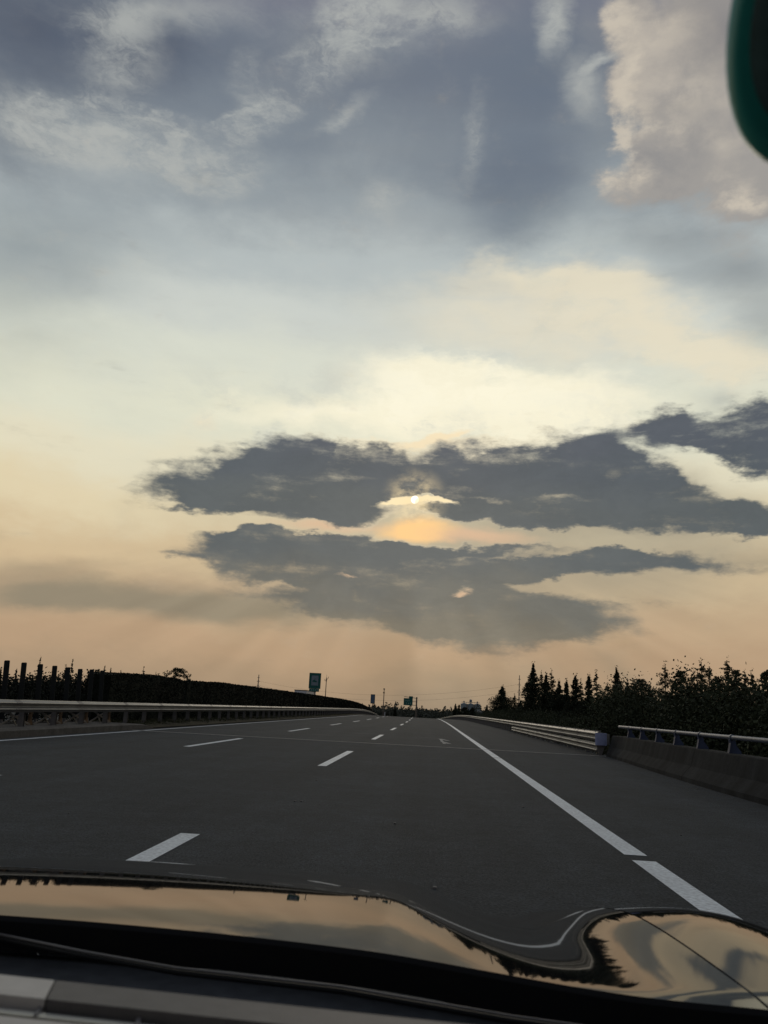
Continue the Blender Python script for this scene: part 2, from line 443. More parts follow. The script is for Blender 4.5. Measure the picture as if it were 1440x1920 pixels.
MT = {
    'asphalt': mat('asphalt', (.042, .049, .053), .85, .22, vary=[(.35, .18, 4), (45, .75, 3), (9, .22, 4), (2.0, .12, 6)], bump=(80, .9, .012), streak=(1.1, .035, 1, .16)),
    'deck': mat('deck_asphalt', (.037, .045, .051), .87, .22, vary=[(.5, .16, 4), (45, .8, 3), (9, .25, 4), (2.0, .12, 6)], bump=(80, .9, .012), streak=(1.3, .04, 1, .18)),
    'paint': mat('road_paint', (.74, .79, .80), .6, .4, vary=[(1.1, .12, 6), (30, .3, 5)], bump=(70, .3, .004)),
    'old_paint': mat('worn_paint', (.42, .41, .38), .8, .3, vary=[(5, .4, 6), (50, .35, 3)]),
    'sealant': mat('joint_filler', (.17, .165, .155), .85, .3, vary=[(6, .3, 5)]),
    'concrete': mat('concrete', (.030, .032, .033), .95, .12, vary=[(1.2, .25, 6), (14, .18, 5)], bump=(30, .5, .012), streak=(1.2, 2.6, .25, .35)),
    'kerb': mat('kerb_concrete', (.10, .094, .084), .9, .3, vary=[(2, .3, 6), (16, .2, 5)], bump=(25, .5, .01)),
    'earth': mat('earth', (.055, .050, .030), .95, .2, vary=[(.8, .4, 6), (9, .4, 4)], bump=(12, .8, .05)),
    'field': mat('field', (.05, .06, .03), .95, .2, vary=[(.03, .35, 6), (.4, .3, 4)]),
    'galv': mat('galvanised_steel', (.21, .208, .2), .5, .5, .75, vary=[(1.3, .2, 6), (20, .1, 4)], bump=(18, .15, .004)),
    'galv_dull': mat('dull_steel', (.20, .19, .18), .6, .5, .5, vary=[(3, .3, 5)]),
    'rusty': mat('rusty_steel', (.16, .10, .055), .8, .4, .2, vary=[(7, .45, 6)]),
    'blue': mat('blue_steel', (.03, .05, .11), .55, .5, 0, vary=[(5, .25, 5)]),
    'blue_pale': mat('pale_blue_plate', (.30, .34, .52), .6, .4, 0, vary=[(9, .2, 6)]),
    'tube': mat('pale_blue_tube', (.10, .125, .17), .5, .5, .35, vary=[(4, .2, 5)]),
    'board': mat('board_green', (.010, .013, .012), .75, .4, vary=[(5, .25, 4)]),
    'sign_green': mat('sign_green', (.015, .13, .11), .6, .4, vary=[(2, .1, 3)]),
    'sign_face': mat('sign_white_face', (.26, .32, .36), .6, .4, vary=[(2, .1, 3)]),
    'sign_blue': mat('sign_blue_grey', (.12, .18, .26), .6, .4),
    'sign_white': mat('sign_lettering', (.45, .62, .58), .6, .4),
    'sign_dark': mat('sign_dark', (.02, .04, .04), .6, .4),
    'pole': mat('painted_pole', (.15, .13, .11), .6, .4, .3),
    'white': mat('truck_white', (.62, .62, .62), .5, .5),
    'roof_dark': mat('truck_roof_dark', (.04, .035, .035), .6, .4),
    'glass_dark': mat('dark_glass', (.02, .025, .03), .1, .5),
    'rubber': mat('rubber', (.02, .02, .02), .8, .3),
    'silo': mat('silo_metal', (.25, .31, .34), .55, .5, .3, vary=[(.3, .15, 4)]),
    'leaf_dark': mat('conifer_leaf', (.030, .038, .022), .85, .2, vary=[(.5, .35, 4)]),
    'leaf_mid': mat('broad_leaf', (.040, .050, .024), .8, .25, vary=[(.5, .35, 4)]),
    'leaf_warm': mat('feathery_leaf', (.048, .052, .024), .8, .25, vary=[(.5, .35, 4)]),
    'leaf_hazed': mat('hazed_far_leaf', (.09, .10, .08), .9, .2, vary=[(.05, .3, 4)]),  # paler than the near leaves: distance haze put into the colour
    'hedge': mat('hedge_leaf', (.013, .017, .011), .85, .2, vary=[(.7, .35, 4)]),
    'bark': mat('bark', (.05, .04, .03), .9, .2, vary=[(4, .3, 5)]),
    'car_paint': mat('car_paint', (.010, .011, .013), .3, .0, 0, coat=1.0, coat_rough=.03, vary=[(220, .9, 2), (6, .5, 4)]),
    'gap': mat('shut_line', (.01, .01, .01), .8, .2),
    'black_plastic': mat('black_plastic', (.065, .07, .072), .55, .35, bump=(300, .2, .001), vary=[(60, .25, 4)]),
    'black_rubber': mat('wiper_rubber', (.008, .008, .008), .6, .3),
    'dash': mat('dash_grey', (.15, .143, .135), .6, .4, bump=(500, .2, .0006), vary=[(80, .12, 3)]),
    'dash_pale': mat('dash_pale_grey', (.62, .59, .54), .5, .4, vary=[(60, .1, 3)]),
    'chrome': mat('satin_trim', (.45, .44, .42), .35, .5, .8),
    'teal': mat('teal_backlit_rim', (.03, .40, .34), .35, .5),  # backlight through the thin edge, painted as a brighter teal
    'teal_dark': mat('teal_body', (.10, .19, .18), .4, .5, vary=[(60, .3, 4)]),
}
clear = bpy.data.materials.new('clear_glass')
clear.use_nodes = True
clear.node_tree.nodes.clear()
_t = clear.node_tree.nodes.new('ShaderNodeBsdfTransparent')
_o = clear.node_tree.nodes.new('ShaderNodeOutputMaterial')
clear.node_tree.links.new(_t.outputs[0], _o.inputs[0])
MT['clear'] = clear

# ------------------------------------------------------------------ mesh helpers


class MB:
    def __init__(self):
        self.v, self.f = [], []

    def add(self, vs, fs):
        n = len(self.v)
        self.v += [tuple(q) for q in vs]
        self.f += [tuple(i + n for i in q) for q in fs]
        return self

    def box(self, x0, x1, y0, y1, z0, z1):
        return self.add([(x, y, z) for x in (x0, x1) for y in (y0, y1) for z in (z0, z1)],
                        [(0, 1, 3, 2), (4, 6, 7, 5), (0, 4, 5, 1), (2, 3, 7, 6), (0, 2, 6, 4), (1, 5, 7, 3)])

    def bar(self, a, b, w, t, up=(0, 0, 1)):
        """A rectangular bar from a to b, w wide (across) and t thick (along up)."""
        a, b, up = Vector(a), Vector(b), Vector(up)
        d = (b - a).normalized()
        s = d.cross(up)
        if s.length < 1e-4:
            s = d.cross(Vector((1, 0, 0)))
        s.normalize()
        u = s.cross(d).normalized()
        vs = []
        for p in (a, b):
            for i, j in ((-1, -1), (1, -1), (1, 1), (-1, 1)):
                vs.append(p + s * (i * w / 2) + u * (j * t / 2))
        return self.add(vs, [(0, 1, 2, 3), (7, 6, 5, 4), (0, 4, 5, 1), (1, 5, 6, 2), (2, 6, 7, 3), (3, 7, 4, 0)])

    def tube(self, pts, rad, n=8, cap=True):
        pts = [Vector(p) for p in pts]
        if not hasattr(rad, '__len__'):
            rad = [rad] * len(pts)
        rings = []
        for i, p in enumerate(pts):
            d = (pts[min(i + 1, len(pts) - 1)] - pts[max(i - 1, 0)]).normalized()
            s = d.cross(Vector((0, 0, 1)))
            if s.length < 1e-3:
                s = d.cross(Vector((0, 1, 0)))
            s.normalize()
            u = s.cross(d)
            rings.append([p + (s * math.cos(2 * math.pi * k / n) + u * math.sin(2 * math.pi * k / n)) * rad[i] for k in range(n)])
        return self.loft(rings, cap)

    def loft(self, rings, cap=True, closed=True):
        n = len(rings[0])
        base = len(self.v)
        for r in rings:
            self.v += [tuple(q) for q in r]
        for i in range(len(rings) - 1):
            for k in range(n if closed else n - 1):
                a, b = base + i * n + k, base + i * n + (k + 1) % n
                self.f.append((a, b, b + n, a + n))
        if cap and closed:
            self.f.append(tuple(base + k for k in reversed(range(n))))
            self.f.append(tuple(base + (len(rings) - 1) * n + k for k in range(n)))
        return self

    def prism(self, outline, y0, y1):
        """outline of (x, z) pushed from y0 to y1."""
        n = len(outline)
        vs = [(x, y0, z) for x, z in outline] + [(x, y1, z) for x, z in outline]
        fs = [tuple(range(n)), tuple(reversed(range(n, 2 * n)))]
        fs += [(i, i + n, (i + 1) % n + n, (i + 1) % n) for i in range(n)]
        return self.add(vs, fs)

    def mesh(self, name, m, smooth=False):
        me = bpy.data.meshes.new(name)
        me.from_pydata(self.v, [], self.f)
        me.materials.append(MT[m] if isinstance(m, str) else m)
        if smooth:
            me.shade_smooth()
        return me

    def obj(self, name, m, parent=None, smooth=False, loc=None):
        return link(name, self.mesh(name, m, smooth), parent, loc)


def link(name, me, parent=None, loc=None):
    o = bpy.data.objects.new(name, me)
    COL.objects.link(o)
    if parent is not None:
        o.parent = parent
    if loc is not None:
        o.location = loc
    return o


def thing(name, label, cat, loc=(0, 0, 0), rz=0.0, group=None):
    o = bpy.data.objects.new(name, None)
    COL.objects.link(o)
    o.empty_display_size = .3
    o.location = loc
    o.rotation_euler = (0, 0, rz)
    return tag(o, label, cat, group)


def tag(o, label, cat, group=None):
    o['label'] = label
    o['category'] = cat
    if group:
        o['group'] = group
    return o


def struct(o):
    o['kind'] = 'structure'
    return o


def stuff(o):
    o['kind'] = 'stuff'
    return o


# ------------------------------------------------------------------ alignment of the motorway: flat, then a slow left curve over a crest


def cx(y):
    return -1.25e-4 * max(0.0, y - 68) ** 2 if y < 400 else -1.25e-4 * 332 ** 2 - .083 * (y - 400)


def cz(y):
    if y < 112:
        return 0.0
    if y < 184:
        return -1.4e-4 * (y - 112) ** 2
    return max(-.726 - .0201 * (y - 184), -3.1)


def on_road(x, y, z=0.0):
    return (x + cx(y), y, z + cz(y))


YS = [-12, -4, 4, 12, 20, 28, 36, 44, 52, 60, 68] + list(range(74, 200, 6)) + list(range(200, 420, 12))


def strip(mb, x0, x1, y0, y1, z):
    ys = [y0] + [y for y in YS if y0 + .5 < y < y1 - .5] + [y1]
    n = len(mb.v)
    for y in ys:
        mb.v += [on_road(x0, y, z), on_road(x1, y, z)]
    for i in range(len(ys) - 1):
        a = n + 2 * i
        mb.f.append((a, a + 1, a + 3, a + 2))
    return mb


def box_strip(mb, x0, x1, y0, y1, z0, z1):
    ys = [y0] + [y for y in YS if y0 + .5 < y < y1 - .5] + [y1]
    mb.loft([[on_road(x0, y, z0), on_road(x1, y, z0), on_road(x1, y, z1), on_road(x0, y, z1)] for y in ys])
    return mb


# terrain: one sheet to the horizon
g = MB()
xs = [-3000, -900, -300, -120, -60, -34, 13, 30, 60, 120, 300, 900, 3000]
ys = [-300, -60, 0, 40, 80, 140, 200, 280, 420, 700, 1500, 3500]
g.loft([[(x, y, -3.3 - (.0 if abs(x) > 60 else .15)) for x in xs] for y in ys], cap=False, closed=False)
struct(g.obj('ground', 'field'))

# our carriageway: bridge deck to the joint, asphalt beyond
JY = 28.2
deck = struct(box_strip(MB(), -9.98, 6.05, -12, JY - .12, -.9, 0).obj('bridge_deck', 'deck'))
road = struct(box_strip(MB(), -10.0, 6.1, JY + .12, 410, -.7, 0).obj('road', 'asphalt'))
struct(box_strip(MB(), -27.5, -12.9, -12, 410, -.8, -.005).obj('far_carriageway', 'asphalt'))
struct(box_strip(MB(), -9.98, 6.05, JY - .12, JY + .12, -.9, -.002).obj('expansion_joint', 'sealant'))
# embankment shoulders and the median's earth beyond the bridge
for nm, prof in (('right_bank', [(6.1, -.03), (7.2, -.15), (12.5, -3.5)]), ('left_bank', [(-27.5, -.05), (-28.6, -.2), (-34, -3.5)])):
    b = MB()
    b.loft([[on_road(x, y, z if z > -3 else z - cz(y)) for x, z in prof] for y in [JY + .2] + [y for y in YS if y > 30]], cap=False, closed=False)
    struct(b.obj(nm, 'earth'))
rnd = random.Random(3)
b = MB()
mx_ = [-12.9, -12.4, -11.8, -11.2, -10.7, -10.25, -10.0]
yy = [29.6 + .8 * i for i in range(90)] + [y for y in YS if y > 102]
b.loft([[on_road(x, y, .03 if i in (0, 6) else .12 + rnd.uniform(-.05, .06)) for i, x in enumerate(mx_)] for y in yy], cap=False, closed=False)
struct(b.obj('median_earth', 'earth', smooth=True))

# painted markings, sheets just above the surface
LX = (-2.03, -5.82)
k = 0
for lx in LX:
    off = 0 if lx > -4 else 3.9
    y = 1.55 + off
    while y < 240:
        if y + 6 > -2:
            par = deck if y + 6 < JY else road
            m = strip(MB(), lx - .085, lx + .085, y, y + 6, .004)
            m.obj('lane_dash', 'paint', par)
        y += 15.05
# right edge line, laid in lengths with narrow breaks
ends = [-10, -7.35, 7.62, 23.2, 38.5, 53.7, 69, 84, 99, 114, 129, 144, 159, 174, 189, 204, 240]
for a, c in zip(ends[:-1], ends[1:]):
    gap = .28 if a == 7.62 else .12
    x = 1.86
    strip(MB(), x - .1, x + .1, a + gap, c, .004).obj('edge_line', 'paint', deck if a < 20 else road)
strip(MB(), -9.64, -9.5, -10, JY - .2, .004).obj('edge_line', 'paint', deck)
strip(MB(), -9.64, -9.5, JY + .2, 260, .004).obj('edge_line', 'paint', road)
# the pale crossing line at the joint and faint crossings beyond it
strip(MB(), -9.9, 5.9, JY - .09, JY + .09, .005).obj('crossing_line', 'old_paint', road)
m = MB()
for (x0, x1, y0, w) in ((-3.2, -1.9, 38.0, .12), (-.6, .75, 37.2, .12), (-8.6, -6.4, 33.2, .1), (-4.6, -3.7, 33.6, .12)):
    m.add([(x0, y0, .004), (x1, y0 - .2, .004), (x1, y0 - .2 + w, .004), (x0, y0 + w, .004)], [(0, 1, 2, 3)])
m.obj('faint_crossing', 'sealant', road)
m = MB()
for q in (((825.0, 1385.4), (840, 1388.8)), ((829, 1390.6), (842.5, 1394.4)), ((826, 1386.2), (833.5, 1394.6))):
    a, c = at_z(*q[0], .006), at_z(*q[1], .006)
    m.bar(a, c, .16 if a.y - c.y < 3 else .1, .003)
m.obj('road_mark', 'old_paint', road)
# litter and chips of pale grit
m = MB()
for px, py in ((553, 1503), (565, 1503), (981, 1514), (815, 1666), (434, 1644), (740, 1545), (640, 1700), (1306, 1480)):
    p = at_z(px, py)
    m.box(p.x - .012, p.x + .012, p.y - .02, p.y + .02, .0, .012)
rnd = random.Random(8)
for i in range(50):
    x, y = rnd.uniform(-9, 5), rnd.uniform(4, 30)
    s = rnd.uniform(.004, .010)
    m.box(x - s, x + s, y - s, y + s, 0, s)
stuff(m.obj('road_grit', 'sealant'))

# ------------------------------------------------------------------ guard rails


def w_beam(mb, X, side, z_mid, y0, y1, h=.31, d=.085):
    """Corrugated beam along the road; side is the direction in which it bulges (+1: towards +X)."""
    prof = []
    for k in range(17):
        t = k / 16
        prof.append((d * .5 * (1 - math.cos(4 * math.pi * t)) , (t - .5) * h))
    front = [(side * a, z) for a, z in prof]
    back = [(side * (a - .012), z) for a, z in reversed(prof)]
    ys = [y0] + [y for y in YS if y0 + .5 < y < y1 - .5] + [y1]
    mb.loft([[on_road(X + a, y, z_mid + z) for a, z in front + back] for y in ys])
    return mb


POST = MB()
for a in ((-.07, .07, -.0, .006), (-.07, .07, .094, .1)):
    POST.box(a[0], a[1], a[2], a[3], 0, .84)
POST.box(-.07, -.062, .0065, .0935, 0, .84)
post_me = POST.mesh('post', 'galv_dull')
blk = MB().box(-.045, .045, -.06, .06, .56, .83)
block_me = blk.mesh('spacer', 'galv_dull')
cap_me = MB().box(-.10, .10, -.05, .05, .842, .856).mesh('post_cap', 'galv')

# left rail
lr = thing('guardrail', 'long grey corrugated guardrail along the median in front of the hedge', 'guardrail', (0, 0, 0))
w_beam(MB(), -10.45, 1, .725, 8, 250).obj('beam', 'galv', lr, smooth=False)
y = 10.3
while y < 250:
    zb = .2 if y < 29 else .1
    p = link('post', post_me, lr, on_road(-10.66, y, .0 if y > 29 else .03))
    if y < 60:
        link('spacer', block_me, lr, on_road(-10.53, y + .05, 0))
        link('post_cap', cap_me, lr, on_road(-10.56, y + .05, .028))
    y += 1.92
for k in range(14):
    y = 9.4 + 3.84 * k
    w_beam(MB(), -10.446, 1, .725, y, y + .28).obj('lap_joint', 'galv_dull', lr)
# right rail with a second beam below on its near end
rr = thing('guardrail', 'pale grey double corrugated guardrail with a blue end plate, beside the hard shoulder', 'guardrail')
w_beam(MB(), 5.62, -1, .60, 28.75, 250).obj('beam', 'galv', rr)
w_beam(MB(), 5.62, -1, .235, 28.75, 58).obj('beam', 'galv', rr)
for k in range(10):
    y = 32.3 + 4.0 * k
    w_beam(MB(), 5.616, -1, .60, y, y + .28).obj('lap_joint', 'galv_dull', rr)
    if y < 55:
        w_beam(MB(), 5.616, -1, .235, y, y + .28).obj('lap_joint', 'galv_dull', rr)
y = 29.3
while y < 240:
    link('post', post_me, rr, on_road(5.74, y, -.06))
    if y < 62:
        link('spacer', block_me, rr, on_road(5.67, y + .05, -.115))
        link('post_cap', cap_me, rr, on_road(5.67, y + .05, -.075))
    y += 2.0
e = MB()
# rounded end terminal
e.loft([[(5.62 + .19 * math.cos(t), 28.34 + .10 * math.sin(t), z) for t in [math.pi * 2 * k / 18 for k in range(18)]] for z in (.33, .345, .70, .715)])
e.obj('end_plate', 'blue_pale', rr)
MB().box(5.82, 5.90, 28.36, 28.42, .36, .69).obj('end_lip', 'galv', rr)
MB().bar((5.62, 28.55, .42), (5.62, 28.8, .42), .03, .30).obj('end_bracket', 'galv', rr)
e = MB()
e.loft([[(5.58, 28.46, .0), (5.66, 28.46, .0), (5.66, 28.52, .0), (5.58, 28.52, .0)],
        [(5.50, 28.46, .325), (5.78, 28.46, .325), (5.78, 28.52, .325), (5.50, 28.52, .325)]])
e.obj('end_foot', 'galv_dull', rr)

# ------------------------------------------------------------------ bridge parapet with blue steel rail, right
pp = thing('parapet', 'brown concrete bridge parapet topped by a pale blue tube rail', 'parapet')
PX = lambda y: 5.18 + (.0 if y < 15 else .55 * min(1, (y - 15) / 12.5) ** 1.4)


def parapet_ring(y):
    x = PX(y)
    t = min(1, max(0, (y - 26.5) / 1.6))
    top = .66
    return [(x, y, 0), (x + .01, y, .09), (x + .2 * (1 - .5 * t), y, .30), (x + .30 - .1 * t, y, top - .02), (x + .32 - .1 * t, y, top), (x + .62, y, top), (x + .62, y, -.6), (x, y, -.6)]


# lengths cast between joints
py_ = [-12, -6.5, -1, 4.5, 10, 13.4, 18.3, 23.2, 28.1]
for a, c in zip(py_[:-1], py_[1:]):
    n = 6
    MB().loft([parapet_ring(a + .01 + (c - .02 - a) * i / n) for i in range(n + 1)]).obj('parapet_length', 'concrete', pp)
ty = [-12 + i * 2 for i in range(20)]
RX = lambda y: PX(y) + .46
MB().tube([(RX(y) - .02, y, .945) for y in ty + [28.15]], .045, 10).obj('rail_tube', 'tube', pp, smooth=True)
px_posts = [1157, 1186, 1222, 1263, 1314, 1380]
ypos = [at_x(q, 1370, 5.72).y for q in px_posts]
step = 2.25
y = min(ypos) - step
while y > -10:
    ypos.append(y)
    y -= step
for i, y in enumerate(sorted(ypos)):
    b = MB()
    x = RX(y)
    # curved blue upright: wide foot, narrow neck
    outl = [(x - .10, .655), (x + .14, .655), (x + .13, .70), (x + .05, .80), (x + .03, .915), (x - .07, .915), (x - .055, .85), (x - .08, .74)]
    b.prism([(a, z) for a, z in outl], y - .012, y + .012)
    # flange
    for (p0, p1) in (((x - .10, .66), (x - .08, .74)), ((x - .08, .74), (x - .06, .85)), ((x - .06, .85), (x - .075, .915))):
        b.bar((p0[0], y, p0[1]), (p1[0], y, p1[1]), .10, .012, up=(1, 0, 0))
    up = b.obj('upright', 'blue', pp)
    c = MB()
    c.tube([(x - .02, y - .03, .945), (x - .02, y + .03, .945)], .058, 12)
    c.obj('clamp', 'tube', up)

# ------------------------------------------------------------------ median side of the bridge: kerb, lattice barrier, anti-glare boards
kb = MB()
kb.loft([[(-9.98, y, -.4), (-9.98, y, h * .8), (-10.08, y, h), (-11.35, y, h), (-11.35, y, -.4)] for y, h in
         [(-12, .2), (6, .2), (14, .2), (20, .2), (26, .205), (28.6, .2), (29.6, .17), (30.6, .06)]])
struct(kb.obj('median_kerb', 'kerb'))
kb = MB().box(-12.9, -12.3, -12, 29.5, -.4, .18)
struct(kb.obj('far_kerb', 'kerb'))

lb = thing('lattice_barrier', 'low barrier of crossed steel straps on rusty flared posts under the near left guardrail', 'barrier')
pst = MB()
pst.loft([[(-.03, -.16, 0), (.03, -.16, 0), (.03, .16, 0), (-.03, .16, 0)],
          [(-.03, -.06, .13), (.03, -.06, .13), (.03, .06, .13), (-.03, .06, .13)],
          [(-.03, -.055, .30), (.03, -.055, .30), (.03, .055, .30), (-.03, .055, .30)],
          [(-.03, -.15, .42), (.03, -.15, .42), (.03, .15, .42), (-.03, .15, .42)]])
pme = pst.mesh('flared_post', 'rusty')
y = 9.5
ys_l = []
while y < 28.8:
    ys_l.append(y)
    y += 1.92
for y in ys_l:
    link('flared_post', pme, lb, (-10.95, y, .2))
for y in ys_l[:-1]:
    for i, (a, c) in enumerate((((y + .12, .22), (y + 1.8, .62)), ((y + .12, .62), (y + 1.8, .22)))):
        MB().bar((-10.90 + .03 * i, a[0], a[1]), (-10.90 + .03 * i, c[0], c[1]), .05, .012, up=(1, 0, 0)).obj('strap', 'galv_dull', lb)
    MB().bar((-10.86, y + 1.0, .21), (-10.86, y + .45, .60), .035, .012, up=(1, 0, 0)).obj('strap', 'galv', lb)
MB().box(-11.0, -10.92, 8, 28.9, .625, .66).obj('top_rail', 'galv_dull', lb)

brd = [(14, 1238), (45, 1242), (77, 1245), (103, 1248), (129, 1251), (151, 1254), (172, 1255), (193, 1257)]
names = ['nearest to the left edge', 'second from the left edge', 'third from the left edge', 'fourth from the left edge', 'fourth from the hedge',
         'third from the hedge', 'second from the hedge', 'nearest to the hedge']
extra = [(-28, 1234)]
for i, (px, py) in enumerate(extra + brd):
    p = at_x(px, py, -12)
    t = thing('antiglare_board', 'dark upright anti-glare board on the median, ' + (names[i - 1] if i > 0 else 'just beyond the left edge of the view'), 'board',
              (-11.91, p.y, .18), 0, 'anti-glare boards along the bridge median')
    t.rotation_euler = (0, R(-3.2 + (i * 37 % 5 - 2) * .25), 0)
    h = p.z - .18
    b = MB()
    wd = .085
    b.loft([[(-wd + .01, -.02, .12), (wd - .01, -.02, .12), (wd, .0, .12), (wd - .01, .02, .12), (-wd + .01, .02, .12), (-wd, 0, .12)],
            [(-wd + .01, -.02, h - .02), (wd - .01, -.02, h - .02), (wd, .0, h - .02), (wd - .01, .02, h - .02), (-wd + .01, .02, h - .02), (-wd, 0, h - .02)],
            [(-wd + .03, -.018, h), (wd - .03, -.018, h), (wd - .02, .0, h), (wd - .03, .018, h), (-wd + .03, .018, h), (-wd + .02, 0, h)]])
    b.obj('blade', 'board', t)
    MB().box(-.03, .03, -.03, .03, -.1, .119).obj('foot', 'galv_dull', t)
# low planting between the boards and the far carriageway is built with the shrubs below

# ------------------------------------------------------------------ foliage helpers
NR = np.random.default_rng(11)


def leaves(centres, size, rng, aspect=.45, flat_=.0):
    """One small four-cornered leaf per centre, turned at random. Returns verts, faces arrays."""
    n = len(centres)
    u = rng.normal(size=(n, 3)); u /= np.linalg.norm(u, axis=1)[:, None]
    w = rng.normal(size=(n, 3)); w -= u * (w * u).sum(1)[:, None]; w /= np.linalg.norm(w, axis=1)[:, None]
    s = (size * rng.uniform(.6, 1.4, n))[:, None]
    a = centres - u * s * .5
    b = centres + w * s * aspect * .5
    c = centres + u * s * .5
    d = centres - w * s * aspect * .5
    v = np.stack([a, b, c, d], 1).reshape(-1, 3)
    return v


def leaf_mesh(name, v, m):
    me = bpy.data.meshes.new(name)
    n = len(v) // 4
    me.vertices.add(4 * n); me.loops.add(4 * n); me.polygons.add(n)
    me.vertices.foreach_set('co', v.astype(np.float32).ravel())
    me.loops.foreach_set('vertex_index', np.arange(4 * n, dtype=np.int32))
    me.polygons.foreach_set('loop_start', np.arange(0, 4 * n, 4, dtype=np.int32))
    me.polygons.foreach_set('loop_total', np.full(n, 4, dtype=np.int32))
    me.update(calc_edges=True)
    me.materials.append(MT[m])
    return me


def crown_points(kind, H, rad, rng, n_clump, per, sig):
    """Clump centres through a crown of height H (from its foot at z 0)."""
    out, limbs = [], []
    ph = rng.uniform(0, 6.28, 4)
    for i in range(n_clump):
        t = rng.uniform(0, 1) ** (.8 if kind != 'round' else 1)
        a = rng.uniform(0, 2 * math.pi)
        if kind == 'spire':
            r = rad * (min(1.0, 1.12 * (1 - t) ** .62) * (1 - .25 * max(0, .15 - t) / .15) * (.62 if t > .78 else 1) + .04) * (1 + .28 * math.sin(3 * a + 9 * t + ph[0]) + .22 * math.sin(17 * t + ph[1]))
        elif kind == 'feather':
            r = rad * ((1 - t) ** .9 + .04) * (1 + .35 * math.sin(2 * a + 11 * t + ph[0]) + .3 * math.sin(23 * t + ph[1] + a))
        else:
            r = rad * math.sqrt(max(0, 1 - (2 * t - .85) ** 2 / 1.4)) * (1 + .3 * math.sin(3 * a + 5 * t + ph[0]) + .2 * math.sin(9 * t + ph[1] - 2 * a))
        q = rng.uniform(0, 1) ** .5
        if kind == 'feather' and q > .4:
            q *= rng.uniform(.8, 1.15)
        z = H * t + (0.12 * r * q if kind != 'feather' else (.25 * q - .2 * q * q) * r)
        c = np.array([math.cos(a) * r * q, math.sin(a) * r * q, z])
        out.append(c)
        if i % 5 == 0 and r * q > .3 * rad * (1 - t * .7):
            limbs.append((np.array([0, 0, max(0.05, z - r * q * (.45 if kind != 'feather' else -.1))]), c))
    out = np.array(out)
    shrink = np.clip(1.25 - out[:, 2:3] / H, .35, 1)
    pts = np.repeat(out, per, 0) + np.clip(rng.normal(size=(len(out) * per, 3)), -1.4, 1.4) * sig * np.repeat(shrink * np.ones((len(out), 1)), per, 0) * np.array([1, 1, .75])
    return pts, limbs


def crown_branches(kind, H, rad, rng, nb, per):
    """Leaves strung along branches that leave the trunk, rise and droop."""
    P, limbs = [], []
    ph = rng.uniform(0, 6.28, 3)
    for i in range(nb):
        t = rng.uniform(.02, 1) if kind == 'feather' else rng.uniform(0, 1) ** .85
        a = rng.uniform(0, 2 * math.pi)
        if kind == 'spire':
            l = rad * min(1, 1.2 * (1 - t) ** .95) * rng.uniform(.6, 1.15) * (1 + .22 * math.sin(14 * t + ph[0])) + .03 * rad
            rise = rng.uniform(.25, .8)
            droop = .25
        else:
            l = rad * min(1, 1.15 * (1 - t) ** .58) * rng.uniform(.35, 1.3) * (1 + .25 * math.sin(9 * t + ph[0])) + .05 * rad
            rise = rng.uniform(.35, 1.0)
            droop = rng.uniform(.3, .7)
        n = max(5, int(per * (l / rad + .12)))
        q = rng.uniform(.08, 1, n) ** .8
        z = H * t * (1 - .05 * rise) + l * (rise * q - droop * q * q)
        c = np.stack([np.cos(a) * l * q, np.sin(a) * l * q, z], 1)
        c += np.clip(rng.normal(size=(n, 3)), -1.5, 1.5) * (l * (.10 if kind == 'spire' else .06) + .02) * np.array([1, 1, .8])
        P.append(c)
        if l > .45 * rad and i % 2 == 0:
            e = np.array([math.cos(a) * l * .8, math.sin(a) * l * .8, H * t + l * (rise * .8 - droop * .64)])
            limbs.append((np.array([0, 0, H * t * .99]), e))
    P = np.concatenate(P)
    P[:, 2] = np.minimum(P[:, 2], H * 1.01)
    return P, limbs


def tree(name, label, cat, base, top_z, rad, kind, seed, dens=1.0, leaf=.2, m='leaf_dark', group=None, bare=.12, lean=0.0):
    rng = np.random.default_rng(seed)
    t = thing(name, label, cat, base, 0, group)
    Ht = top_z - base[2]
    Hc = Ht * (1 - bare)
    z0 = Ht * bare
    n_cl = int(dens * 170 * max(.6, Hc / 9))
    per = 14
    if kind != 'round':
        pts, limbs = crown_branches(kind, Hc * .97, rad, rng, int(n_cl * (.68 if kind == 'spire' else .34)), 50)
    else:
        pts, limbs = crown_points(kind, Hc * .97, rad, rng, n_cl, per, rad * .13)
    # leader at the tip
    if kind != 'round':
        tip = np.stack([rng.normal(size=30) * .05 * rad, rng.normal(size=30) * .05 * rad, Hc * rng.uniform(.88, 1.0, 30)], 1)
        pts = np.concatenate([pts, tip])
    pts[:, 2] += z0
    pts[:, 0] += lean * pts[:, 2]
    link('crown', leaf_mesh('crown', leaves(pts, leaf, rng), m), t)
    tb = MB()
    zz = [i / 6 for i in range(7)]
    tb.tube([(lean * Ht * s + rng.normal() * .03 * s, rng.normal() * .03 * s, -.3 + (Ht * .97 + .3) * s) for s in zz],
            [max(.02, .035 * Ht ** .8 * .6 * (1 - s * .93)) for s in zz], 6)
    for a, c in limbs[:22]:
        a, c = Vector(a), Vector(c)
        a.z += z0; c.z += z0
        a.x += lean * a.z; c.x += lean * c.z
        mid = (a + c) / 2 + Vector((0, 0, .04 * rad))
        tb.tube([a, mid, c], [.035, .022, .008], 4, cap=False)
    tb.obj('trunk', 'bark', t)
    return t


GZ = -3.3
